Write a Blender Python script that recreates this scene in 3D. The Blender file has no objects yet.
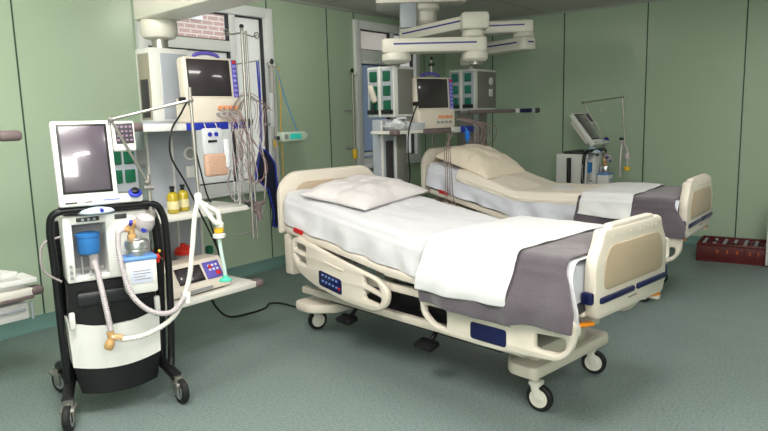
import bpy, bmesh, math, random
from math import pi, sin, cos, radians
from mathutils import Vector, Matrix, noise
from mathutils.geometry import tessellate_polygon
random.seed(7)
SC = bpy.context.scene
COL = SC.collection
R = radians

# ------------------------------------------------------------------ materials
MATS = {}
def mat(name, col, rough=.5, metal=0., var=0., vscale=8., bump=0., bscale=60., coat=0., emis=None, estr=0., spec=.5, sheen=0.):
    if name in MATS: return MATS[name]
    m = bpy.data.materials.new(name); m.use_nodes = True
    nt = m.node_tree; N = nt.nodes; L = nt.links
    b = N['Principled BSDF']
    c = tuple(((v/255)/12.92 if v/255 <= .04045 else (((v/255)+.055)/1.055)**2.4) for v in col)
    b.inputs['Base Color'].default_value = (*c, 1)
    b.inputs['Roughness'].default_value = rough
    b.inputs['Metallic'].default_value = metal
    b.inputs['Specular IOR Level'].default_value = spec
    b.inputs['Coat Weight'].default_value = coat
    if sheen: b.inputs['Sheen Weight'].default_value = sheen
    if emis:
        b.inputs['Emission Color'].default_value = (*emis, 1); b.inputs['Emission Strength'].default_value = estr
    tc = N.new('ShaderNodeTexCoord')
    nz = N.new('ShaderNodeTexNoise'); nz.inputs['Scale'].default_value = vscale; nz.inputs['Detail'].default_value = 5
    L.new(tc.outputs['Object'], nz.inputs['Vector'])
    v = var if var else .03
    mr = N.new('ShaderNodeMapRange'); mr.inputs['To Min'].default_value = 1-v; mr.inputs['To Max'].default_value = 1+v
    L.new(nz.outputs['Fac'], mr.inputs['Value'])
    hs = N.new('ShaderNodeHueSaturation'); hs.inputs['Color'].default_value = (*c, 1)
    L.new(mr.outputs['Result'], hs.inputs['Value']); L.new(hs.outputs['Color'], b.inputs['Base Color'])
    if bump:
        n2 = N.new('ShaderNodeTexNoise'); n2.inputs['Scale'].default_value = bscale; n2.inputs['Detail'].default_value = 6
        L.new(tc.outputs['Object'], n2.inputs['Vector'])
        bp = N.new('ShaderNodeBump'); bp.inputs['Strength'].default_value = bump; bp.inputs['Distance'].default_value = .01
        L.new(n2.outputs['Fac'], bp.inputs['Height']); L.new(bp.outputs['Normal'], b.inputs['Normal'])
    MATS[name] = m
    return m

CREAM  = mat('cream_plastic', (216,207,196), .35, bump=.02)
WHITE  = mat('white_plastic', (218,218,216), .35)
OFFW   = mat('off_white_plastic', (216,212,204), .4)
BEIGE  = mat('beige_panel', (182,164,142), .45)
NAVY   = mat('navy_panel', (16,24,72), .35)
BLUE   = mat('blue_plastic', (36,52,165), .35)
SKYB   = mat('sky_blue_plastic', (52,118,185), .3)
LTBLUE = mat('light_blue_tube', (80,150,215), .35)
BLACK  = mat('black_plastic', (16,16,20), .38)
RUBBER = mat('black_rubber', (22,22,24), .6)
DGREY  = mat('dark_grey_plastic', (58,56,60), .5)
GREYP  = mat('grey_panel', (150,152,155), .4)
GREYB  = mat('blue_grey_panel', (168,174,184), .38)
GREYD  = mat('warm_grey_panel', (128,126,122), .5)
MAUVE  = mat('mauve_grey_bumper', (112,98,100), .55)
SHELF  = mat('shelf_laminate', (226,224,218), .35)
STEEL  = mat('brushed_steel', (172,168,164), .42, .85)
CHROME = mat('bright_chrome', (215,215,218), .28, 1.)
BRASS  = mat('tan_connector', (186,150,100), .4)
SHEET  = mat('white_sheet', (208,207,213), .85, bump=.8, bscale=9, sheen=.2, var=.015)
SHEETB = mat('pale_blue_sheet', (212,213,224), .85, bump=.8, bscale=9, sheen=.2, var=.015)
COVER  = mat('white_coverlet', (214,214,217), .9, bump=.35, bscale=30, sheen=.2, var=.015)
PILLOW = mat('pillow_cotton', (208,203,205), .85, bump=.9, bscale=11, var=.02)
PILLOWC= mat('cream_pillow_cotton', (226,214,198), .85, bump=.9, bscale=11, var=.02)
SHEETC = mat('cream_sheet', (226,217,206), .85, bump=.8, bscale=9, var=.02)
GBLANK = mat('grey_blanket', (92,84,93), .95, var=.22, vscale=14, bump=.5, bscale=220, sheen=.4)
GREENS = mat('green_socket', (10,92,66), .4)
RED    = mat('red_plastic', (205,44,28), .35)
REDL   = mat('red_label', (190,30,36), .4)
YELL   = mat('yellow_plastic', (226,186,50), .4)
ORANGE = mat('orange_plastic', (226,140,30), .4)
HOSEW  = mat('white_hose', (222,220,214), .4)
HOSEC  = mat('clear_grey_hose', (186,178,182), .3)
TEAL   = mat('teal_display', (40,165,150), .3, emis=(.05,.5,.42), estr=.4)
VIOLET = mat('violet_keypad', (96,88,178), .4)
CRATE  = mat('dark_red_crate', (92,26,28), .45)
BOTTLE = mat('dark_bottle', (30,24,28), .2)
CAPM   = mat('bottle_cap_pale', (168,164,170), .4)
NBLUE  = mat('navy_cuff', (14,18,44), .85)
LINES  = mat('cable_grey', (150,140,142), .5)
LINEP  = mat('cable_brown', (140,112,106), .5)
PAPER  = mat('printed_paper', (226,226,226), .7)
BAG    = mat('clear_bag', (214,216,222), .25, var=.12, vscale=60, bump=.8, bscale=40)
BAGR   = mat('tan_bag_lining', (196,160,140), .6, var=.25, vscale=60)
OIL    = mat('yellow_liquid', (176,156,38), .1, coat=.5)
TEXTG  = mat('faint_print', (140,136,130), .6)
FRAMEW = mat('window_frame_paint', (228,230,232), .4)
GASK   = mat('window_gasket', (50,52,58), .6)

def screen_mat(name, tint, rough):
    m = mat(name, tint, rough, coat=1.); m.node_tree.nodes['Principled BSDF'].inputs['Coat Roughness'].default_value = .06
    return m
SCREEN = screen_mat('dark_glass_screen', (52,44,50), .3)
VSCREEN = mat('ventilator_screen', (84,74,88), .22, spec=1., coat=1.)

# glass for the windows
def glass_mat(name, col, frost):
    m = bpy.data.materials.new(name); m.use_nodes = True; nt = m.node_tree; N = nt.nodes; L = nt.links
    for n in list(N): N.remove(n)
    out = N.new('ShaderNodeOutputMaterial')
    tr = N.new('ShaderNodeBsdfTransparent'); tl = N.new('ShaderNodeBsdfTranslucent'); gl = N.new('ShaderNodeBsdfGlossy'); df = N.new('ShaderNodeBsdfDiffuse')
    tl.inputs['Color'].default_value = (*col, 1); df.inputs['Color'].default_value = (*col, 1); gl.inputs['Roughness'].default_value = .08
    tr.inputs['Color'].default_value = (*col, 1)
    nz = N.new('ShaderNodeTexNoise'); nz.inputs['Scale'].default_value = 3.; tc = N.new('ShaderNodeTexCoord'); L.new(tc.outputs['Object'], nz.inputs['Vector'])
    a = N.new('ShaderNodeMixShader'); a.inputs[0].default_value = .45; L.new(tl.outputs[0], a.inputs[1]); L.new(df.outputs[0], a.inputs[2])
    b = N.new('ShaderNodeMixShader'); L.new(tr.outputs[0], b.inputs[1]); L.new(a.outputs[0], b.inputs[2])
    mr = N.new('ShaderNodeMapRange'); mr.inputs['To Min'].default_value = max(0, frost-.06); mr.inputs['To Max'].default_value = min(1, frost+.06)
    L.new(nz.outputs['Fac'], mr.inputs['Value']); L.new(mr.outputs['Result'], b.inputs[0])
    c = N.new('ShaderNodeMixShader'); c.inputs[0].default_value = .05; L.new(b.outputs[0], c.inputs[1]); L.new(gl.outputs[0], c.inputs[2])
    L.new(c.outputs[0], out.inputs['Surface'])
    return m
GL_CLEAR = glass_mat('clear_window_glass', (.92,.94,.96), .12)
GL_FROST = glass_mat('frosted_window_glass', (.90,.94,.94), .93)
GL_BLUE  = glass_mat('blue_grey_frosted_glass', (.42,.50,.62), .93)

# ------------------------------------------------------------------ mesh building
class MB:
    def __init__(s, xf=None): s.bm = bmesh.new(); s.xf = xf or Matrix.Identity(4); s.pcs = []
    def _add(s, b2, M=None):
        M = s.xf @ (M or Matrix.Identity(4))
        me = bpy.data.meshes.new('t'); b2.to_mesh(me); b2.free(); me.transform(M)
        s.bm.from_mesh(me); s.pcs.append(me)
        return s
    def box(s, c, d, rot=(0,0,0), bev=0., seg=2, taper=None):
        b = bmesh.new(); bmesh.ops.create_cube(b, size=1)
        for v in b.verts:
            k = 1.
            if taper: k = taper if v.co.z > 0 else 1.
            v.co = Vector((v.co.x*d[0]*k, v.co.y*d[1]*k, v.co.z*d[2]))
        bev = min(bev, min(d)*.49)
        if bev > 0: bmesh.ops.bevel(b, geom=b.edges[:], offset=bev, segments=seg, profile=.5, affect='EDGES')
        M = Matrix.Translation(c)
        M = M @ (Matrix.Rotation(rot[2],4,'Z') @ Matrix.Rotation(rot[1],4,'Y') @ Matrix.Rotation(rot[0],4,'X'))
        return s._add(b, M)
    def cyl(s, p0, p1, r0, r1=None, n=16, bev=0.):
        r1 = r0 if r1 is None else r1
        p0, p1 = Vector(p0), Vector(p1); d = p1-p0; l = d.length
        b = bmesh.new(); bmesh.ops.create_cone(b, cap_ends=True, segments=n, radius1=r0, radius2=r1, depth=l)
        if bev:
            es = [e for e in b.edges if abs(e.verts[0].co.z-e.verts[1].co.z) < 1e-6]
            bmesh.ops.bevel(b, geom=es, offset=bev, segments=2, profile=.5, affect='EDGES')
        M = Matrix.Translation((p0+p1)/2) @ d.to_track_quat('Z','Y').to_matrix().to_4x4()
        return s._add(b, M)
    def sph(s, c, r, sc=(1,1,1), n=14):
        b = bmesh.new(); bmesh.ops.create_uvsphere(b, u_segments=n, v_segments=max(6,n//2+1), radius=r)
        return s._add(b, Matrix.Translation(c) @ Matrix.Diagonal((*sc,1)))
    def lathe(s, c, prof, n=24, axis=(0,0,1)):
        b = bmesh.new(); rings = []
        for r, z in prof:
            rings.append([b.verts.new((r*cos(2*pi*i/n), r*sin(2*pi*i/n), z)) for i in range(n)])
        for a, q in zip(rings, rings[1:]):
            for i in range(n): b.faces.new((a[i], a[(i+1)%n], q[(i+1)%n], q[i]))
        b.faces.new(rings[0][::-1]); b.faces.new(rings[-1])
        M = Matrix.Translation(c) @ Vector(axis).to_track_quat('Z','Y').to_matrix().to_4x4()
        return s._add(b, M)
    def tube(s, pts, r, n=8, sub=6, ridge=0.):
        P = [Vector(p) for p in pts]; C = []
        if len(P) > 2 and sub > 1:
            Q = [P[0]*2-P[1]] + P + [P[-1]*2-P[-2]]
            for i in range(1, len(Q)-2):
                a, b_, c, d = Q[i-1], Q[i], Q[i+1], Q[i+2]
                for k in range(sub):
                    t = k/sub
                    C.append(.5*((2*b_)+(c-a)*t+(2*a-5*b_+4*c-d)*t*t+(3*b_-a-3*c+d)*t**3))
            C.append(P[-1])
        else: C = P
        b = bmesh.new(); rings = []; up = None
        for i, p in enumerate(C):
            t = (C[min(i+1,len(C)-1)]-C[max(i-1,0)]).normalized()
            if up is None: up = t.orthogonal().normalized()
            up = (up - t*up.dot(t))
            up = up.normalized() if up.length > 1e-6 else t.orthogonal().normalized()
            w = t.cross(up)
            rr = r*(1+ridge*(1 if i%2 else -1))
            rings.append([b.verts.new(p+up*rr*cos(2*pi*k/n)+w*rr*sin(2*pi*k/n)) for k in range(n)])
        for a, q in zip(rings, rings[1:]):
            for i in range(n): b.faces.new((a[i], a[(i+1)%n], q[(i+1)%n], q[i]))
        b.faces.new(rings[0][::-1]); b.faces.new(rings[-1])
        return s._add(b)
    def slab(s, outer, holes, thick, bev, M):
        """2D outline (x,y) with holes, extruded along z by thick, rounded edges, placed by matrix M"""
        def clean(lp):
            o_ = []
            for q in lp:
                if not o_ or math.hypot(q[0]-o_[-1][0], q[1]-o_[-1][1]) > 1e-4: o_.append((q[0],q[1]))
            if math.hypot(o_[0][0]-o_[-1][0], o_[0][1]-o_[-1][1]) < 1e-4: o_.pop()
            return o_
        def area(lp): return sum(lp[i-1][0]*lp[i][1]-lp[i][0]*lp[i-1][1] for i in range(len(lp)))/2
        def inset(lp, d):       # lp runs with the solid on its left
            n_ = len(lp); o_ = []
            for i in range(n_):
                a = Vector(lp[i-1]); p = Vector(lp[i]); c = Vector(lp[(i+1)%n_])
                e1 = (p-a).normalized(); e2 = (c-p).normalized()
                nn = Vector((-e1.y-e2.y, e1.x+e2.x))
                if nn.length < 1e-6: nn = Vector((-e1.y,e1.x))
                nn.normalize(); k = d/max(.5, nn.dot(Vector((-e1.y,e1.x))))
                o_.append((p.x+nn.x*k, p.y+nn.y*k))
            return o_
        loops = []
        for i, lp in enumerate([outer]+holes):
            lp = clean(lp)
            if (area(lp) > 0) != (i == 0): lp = lp[::-1]
            loops.append(lp)
        b = bmesh.new(); h = thick/2
        levels = [(-h,bev),(-h+bev*.3,bev*.3),(-h+bev,0),(h-bev,0),(h-bev*.3,bev*.3),(h,bev)]
        vr = []
        for lp in loops:
            rows_ = []
            for (z,d) in levels:
                q_ = inset(lp,d) if d else lp
                rows_.append([b.verts.new((x,y,z)) for x,y in q_])
            for r0,r1 in zip(rows_,rows_[1:]):
                for k in range(len(lp)):
                    b.faces.new((r0[k],r0[(k+1)%len(lp)],r1[(k+1)%len(lp)],r1[k]))
            vr.append(rows_)
        for lev in (0,-1):
            flat = [v for rows_ in vr for v in rows_[lev]]
            tess = tessellate_polygon([[Vector((v.co.x,v.co.y,0)) for v in rows_[lev]] for rows_ in vr])
            for t in tess:
                try: b.faces.new([flat[k] for k in t])
                except ValueError: pass
        bmesh.ops.recalc_face_normals(b, faces=b.faces[:])
        return s._add(b, M)
    def poly(s, pts2, thick, M, bev=0.):
        b = bmesh.new(); vs = [b.verts.new((x,y,-thick/2)) for x,y in pts2]
        f = b.faces.new(vs); r = bmesh.ops.extrude_face_region(b, geom=[f])
        bmesh.ops.translate(b, verts=[v for v in r['geom'] if isinstance(v, bmesh.types.BMVert)], vec=(0,0,thick))
        bmesh.ops.recalc_face_normals(b, faces=b.faces[:])
        if bev: bmesh.ops.bevel(b, geom=b.edges[:], offset=bev, segments=2, profile=.5, affect='EDGES')
        return s._add(b, M)
    def each(s, name, m, parent=None):
        """one object per piece that was added"""
        out = []
        for me_ in s.pcs:
            q = MB(); q.bm.from_mesh(me_); out.append(q.build(name, m, parent))
        s.bm.free()
        return out
    def build(s, name, m, parent=None, smooth=True):
        me = bpy.data.meshes.new(name)
        bmesh.ops.remove_doubles(s.bm, verts=s.bm.verts[:], dist=1e-5)
        bmesh.ops.recalc_face_normals(s.bm, faces=s.bm.faces[:])
        s.bm.to_mesh(me); s.bm.free()
        if smooth:
            for p in me.polygons: p.use_smooth = True
            me.set_sharp_from_angle(angle=R(38))
        ms = m if isinstance(m, (list,tuple)) else [m]
        for k in ms: me.materials.append(k)
        o = bpy.data.objects.new(name, me); COL.objects.link(o)
        if parent: o.parent = parent
        return o

def rpoly(pts, r, n=5):
    """round the corners of a 2D polygon; r is a number or list"""
    out = []; L = len(pts)
    for i, p in enumerate(pts):
        rr = r[i] if isinstance(r, (list,tuple)) else r
        p = Vector(p); a = Vector(pts[i-1]); b = Vector(pts[(i+1)%L])
        da, db = a-p, b-p
        q = min(rr, da.length*.48, db.length*.48)
        if q < 1e-4: out.append((p.x,p.y)); continue
        A = p+da.normalized()*q; B = p+db.normalized()*q
        for k in range(n+1):
            t = k/n; c = A*(1-t)**2 + p*2*t*(1-t) + B*t*t
            out.append((c.x, c.y))
    return out

def thing(name, label, cat, loc=(0,0,0), rz=0., group=None):
    o = bpy.data.objects.new(name, None); COL.objects.link(o); o.empty_display_size = .1
    o.location = loc; o.rotation_euler = (0,0,rz); o['label'] = label; o['category'] = cat
    if group: o['group'] = group
    return o
def tag(o, label, cat, group=None, kind=None):
    o['label'] = label; o['category'] = cat
    if group: o['group'] = group
    if kind: o['kind'] = kind
    return o
def struct(o): o['kind'] = 'structure'; return o
def copy_tree(o, parent=None):
    c = o.copy(); COL.objects.link(c)
    if parent: c.parent = parent
    for ch in [x for x in bpy.data.objects if x.parent == o]: copy_tree(ch, c)
    return c
def place(o, loc, rz=0.):
    o.location = loc; o.rotation_euler = (0,0,rz); return o
# plane matrices: 2D (a,b) + thickness
def M_yz(x): return Matrix(((0,0,1,x),(1,0,0,0),(0,1,0,0),(0,0,0,1)))   # (a,b)->(y,z), thickness x
def M_xz(y): return Matrix(((1,0,0,0),(0,0,-1,y),(0,1,0,0),(0,0,0,1)))  # (a,b)->(x,z), thickness y
def M_xy(z): return Matrix.Translation((0,0,z))

# ================================================================== ROOM
W, D, H = 7.98, 5.13, 2.80
X0, Y0 = -1.6, -2.2
GREEN = mat('green_wall_panel', (176,194,172), .28, var=.03, vscale=1.2, spec=.45)
JOINT = mat('panel_joint', (62,84,70), .6)
CEIL = mat('ceiling_panel', (206,204,197), .55, var=.02, vscale=2)
COVE = mat('cove_baseboard', (112,146,142), .45, var=.05, vscale=60)

def floor_mat():
    m = mat('speckled_floor', (118,140,136), .42, spec=.4)
    nt = m.node_tree; N = nt.nodes; L = nt.links; b = N['Principled BSDF']
    tc = N.new('ShaderNodeTexCoord')
    vo = N.new('ShaderNodeTexNoise'); vo.inputs['Scale'].default_value = 75; vo.inputs['Detail'].default_value = 7; vo.inputs['Roughness'].default_value = .75
    L.new(tc.outputs['Object'], vo.inputs['Vector'])
    cr = N.new('ShaderNodeValToRGB'); e = cr.color_ramp.elements
    e[0].position = .36; e[0].color = (.115,.150,.148,1); e[1].position = .68; e[1].color = (.27,.325,.315,1)
    x = cr.color_ramp.elements.new(.5); x.color = (.185,.238,.230,1)
    L.new(vo.outputs['Fac'], cr.inputs['Fac']); L.new(cr.outputs['Color'], b.inputs['Base Color'])
    n3 = N.new('ShaderNodeTexNoise'); n3.inputs['Scale'].default_value = 5; L.new(tc.outputs['Object'], n3.inputs['Vector'])
    mr = N.new('ShaderNodeMapRange'); mr.inputs['To Min'].default_value = .36; mr.inputs['To Max'].default_value = .5
    L.new(n3.outputs['Fac'], mr.inputs['Value']); L.new(mr.outputs['Result'], b.inputs['Roughness'])
    return m
FLOOR = floor_mat()
struct(MB().box(((X0+W)/2,(Y0+D)/2,-.05),(W-X0+.4,D-Y0+.4,.1)).build('floor', FLOOR, smooth=False))
o = MB().box(((X0+W)/2,(Y0+D)/2,H+.05),(W-X0+.4,D-Y0+.4,.1)).build('ceiling', CEIL, smooth=False); struct(o)
# ceiling panel seams (parts of the ceiling)
sm = MB()
for x in (.6,1.8,3.0,4.2,5.4,6.6): sm.box((x,(Y0+D)/2,H-.0005),(.008,D-Y0,.002))
for y in (-1.2,0,1.2,2.4,3.6): sm.box(((X0+W)/2,y,H-.0008),(W-X0,.008,.002))
sm.build('ceiling_seam', mat('ceiling_seam', (140,140,136), .6), o, False)

# back wall with two window openings
W1 = (3.16, 4.69, .86, 2.665)
W2 = (5.987, 7.30, .96, 2.695)
bw = MB(); T = .16
def wallpiece(x0,x1,z0,z1): bw.box(((x0+x1)/2, D+T/2, (z0+z1)/2),(x1-x0,T,z1-z0))
wallpiece(X0-.2,W1[0],0,H); wallpiece(W1[1],W2[0],0,H); wallpiece(W2[1],W+.2,0,H)
for w in (W1,W2): wallpiece(w[0],w[1],0,w[2]); wallpiece(w[0],w[1],w[3],H)
back = struct(bw.build('wall_back', GREEN, smooth=False))
j = MB()
for x, z0, z1 in ((1.10,.1,H),(2.185,.1,H),(3.25,.1,.85),(4.645,2.67,H),(4.56,.1,.85),(5.535,.1,H),(6.0,2.7,H),(6.55,.1,.95),(7.45,.1,H)):
    j.box((x,D-.0015,(z0+z1)/2),(.011,.006,z1-z0))
j.build('panel_joint', JOINT, back, False)
def corner_floor(x): return x
right = struct(MB().box((W+.1,(Y0+D)/2,H/2),(.2,D-Y0+.4,H)).build('wall_right', GREEN, smooth=False))
j = MB()
for y in (.30,1.335,2.355,3.36,4.37,-.7,-1.7): j.box((W-.0015,y,H/2+.05),(.006,.012,H-.1))
j.build('panel_joint', JOINT, right, False)
struct(MB().box((X0-.1,(Y0+D)/2,H/2),(.2,D-Y0+.4,H)).build('wall_left', GREEN, smooth=False))
struct(MB().box(((X0+W)/2,Y0-.1,H/2),(W-X0+.4,.2,H)).build('wall_front', GREEN, smooth=False))
prof = [(0,0),(.055,0),(.02,.015),(.008,.04),(.006,.105),(0,.105)]
cb = MB(); cb.poly([(p[0],p[1]) for p in prof], W-X0, Matrix(((0,0,1,(X0+W)/2),(-1,0,0,D),(0,1,0,.0005),(0,0,0,1))))
struct(cb.build('baseboard_back', COVE))
cb = MB(); cb.poly([(p[0],p[1]) for p in prof], D-Y0, Matrix(((-1,0,0,W),(0,0,1,(Y0+D)/2),(0,1,0,.0006),(0,0,0,1))))
struct(cb.build('baseboard_right', COVE))
# cornice along the back and right walls
CORN = mat('cornice_strip', (170,172,168), .5)
struct(MB().box(((X0+W)/2,D-.012,H-.012),(W-X0,.024,.024)).box((W-.012,(Y0+D)/2,H-.012),(.024,D-Y0,.024)).build('trim_1', CORN, smooth=False))

# ---- windows
def window(name, w, mull, sash_right_full):
    x0,x1,z0,z1 = w; f = .095
    root = bpy.data.objects.new(name, None); COL.objects.link(root); root.location = ((x0+x1)/2, D, z0); root['kind'] = 'structure'
    ox = (x0+x1)/2; hw = (x1-x0)/2; hh = z1-z0
    fr = MB()
    fr.box((-hw+f/2,.03,hh/2),(f,.14,hh),bev=.006).box((hw-f/2,.03,hh/2),(f,.14,hh),bev=.006)
    fr.box((0,.03,f/2),(2*hw-f,.138,f),bev=.006).box((0,.03,hh-f/2),(2*hw-f,.138,f),bev=.006)
    fr.build('window_frame', FRAMEW, root)
    return root, hw, hh, f
# window 1
r1, hw, hh, f = window('window_1', W1, 0, True)
ox = (W1[0]+W1[1])/2; mx = 4.20-ox; tz0, tz1 = 2.215-W1[2], 2.315-W1[2]
MB().box((mx,.04,hh/2),(.07,.09,hh-2*f),bev=.005).build('mullion', FRAMEW, r1)
lw0, lw1 = -hw+f, mx-.035
MB().box(((lw0+lw1)/2,.04,(tz0+tz1)/2),(lw1-lw0,.09,tz1-tz0),bev=.005).build('transom', FRAMEW, r1)
MB().box(((lw0+lw1)/2,.06,(tz1+hh-f)/2),(lw1-lw0,.006,hh-f-tz1)).build('pane', GL_CLEAR, r1, False)
MB().box(((lw0+lw1)/2,.06,(f+tz0)/2),(lw1-lw0,.006,tz0-f)).build('pane', GL_FROST, r1, False)
MB().box(((mx+.035+hw-f)/2,.06,hh/2),(hw-f-mx-.035,.006,hh-2*f)).build('pane', GL_FROST, r1, False)
g = MB()
def gasket(g,a,b,c,d,y=.036,t=.009):
    g.box((a+t/2,y,(c+d)/2),(t,.05,d-c)).box((b-t/2,y,(c+d)/2),(t,.05,d-c)).box(((a+b)/2,y,c+t/2),(b-a-2*t,.05,t)).box(((a+b)/2,y,d-t/2),(b-a-2*t,.05,t))
gasket(g,lw0,lw1,tz1,hh-f); gasket(g,lw0,lw1,f,tz0); gasket(g,mx+.035,hw-f,f,hh-f)
g.build('gasket', GASK, r1, False)
MB().box((0,-.04,-.012),(2*hw+.08,.12,.024),bev=.005).build('window_sill', FRAMEW, r1)
MB().box((lw0+.08,.036,tz0-.35),(.02,.03,.12),bev=.005).cyl((lw0+.08,.02,tz0-.35),(lw0+.08,-.03,tz0-.35),.008).build('handle', WHITE, r1)
# window 2
r2, hw, hh, f = window('window_2', W2, 0, True)
tz0, tz1 = 2.244-W2[2], 2.363-W2[2]
mx = 6.75-(W2[0]+W2[1])/2
MB().box((mx,.04,hh/2),(.07,.09,hh-2*f),bev=.005).build('mullion', FRAMEW, r2)
lw0, lw1 = -hw+f, mx-.035; rw0, rw1 = mx+.035, hw-f
MB().box(((lw0+lw1)/2,.04,(tz0+tz1)/2),(lw1-lw0,.09,tz1-tz0),bev=.005).build('transom', FRAMEW, r2)
CURT = glass_mat('upper_frosted_glass', (.84,.84,.82), .93)
MB().box(((lw0+lw1)/2,.06,(tz1+hh-f)/2),(lw1-lw0,.006,hh-f-tz1)).build('pane', CURT, r2, False)
MB().box(((lw0+lw1)/2,.06,(f+tz0)/2),(lw1-lw0,.006,tz0-f)).build('pane', GL_BLUE, r2, False)
MB().box(((rw0+rw1)/2,.06,hh/2),(rw1-rw0,.006,hh-2*f)).build('pane', GL_FROST, r2, False)
s = MB()
def frame4(g,a,b,c,d,t,y,dy):
    g.box((a+t/2,y,(c+d)/2),(t,dy,d-c),bev=.004).box((b-t/2,y,(c+d)/2),(t,dy,d-c),bev=.004).box(((a+b)/2,y,c+t/2),(b-a-2*t,dy,t),bev=.004).box(((a+b)/2,y,d-t/2),(b-a-2*t,dy,t),bev=.004)
frame4(s,lw0,lw1,f+.03,tz0,.045,.02,.05)
s.build('sash', mat('white_sash_paint',(236,238,240),.35), r2)
g = MB(); gasket(g,lw0,lw1,tz1,hh-f); gasket(g,rw0,rw1,f,hh-f); gasket(g,lw0+.05,lw1-.05,f+.08,tz0-.05,.03,.006)
g.build('gasket', GASK, r2, False)
MB().box((0,-.035,-.012),(2*hw+.08,.11,.024),bev=.005).build('window_sill', FRAMEW, r2)

# brick building across the yard, seen through the clear upper pane
def brick_mat():
    m = mat('pink_brick', (196,140,122), .8); nt = m.node_tree; N = nt.nodes; L = nt.links; b = N['Principled BSDF']
    tc = N.new('ShaderNodeTexCoord'); mp = N.new('ShaderNodeMapping'); mp.inputs['Rotation'].default_value = (R(90),0,0)
    br = N.new('ShaderNodeTexBrick'); br.inputs['Scale'].default_value = 1.
    br.inputs['Color1'].default_value = (.36,.20,.16,1); br.inputs['Color2'].default_value = (.42,.25,.20,1); br.inputs['Mortar'].default_value = (.60,.52,.47,1)
    br.inputs['Brick Width'].default_value = .2; br.inputs['Row Height'].default_value = .07; br.inputs['Mortar Size'].default_value = .010
    L.new(tc.outputs['Object'], mp.inputs['Vector']); L.new(mp.outputs['Vector'], br.inputs['Vector']); L.new(br.outputs['Color'], b.inputs['Base Color'])
    return m
bb = thing('brick_building', 'pink brick building outside, seen through the left window', 'building', (4.2,8.0,0))
MB().box((0,.1,2.5),(8,.2,6)).build('brick_wall', brick_mat(), bb, False)
MB().box((1.55,-.02,4.3),(.5,.04,2.6),bev=.01).build('window_strip', FRAMEW, bb)
MB().box((0,-.1,-.6),(8,.5,.2)).build('footing', GREYD, bb, False)

# ================================================================== HOSPITAL BEDS
def zdeck(y, z0, zh, knee):
    """top of the sleeping deck along the bed"""
    if y < knee: return z0
    return z0 + (zh-z0)*(y-knee)/(2.27-knee)

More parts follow.
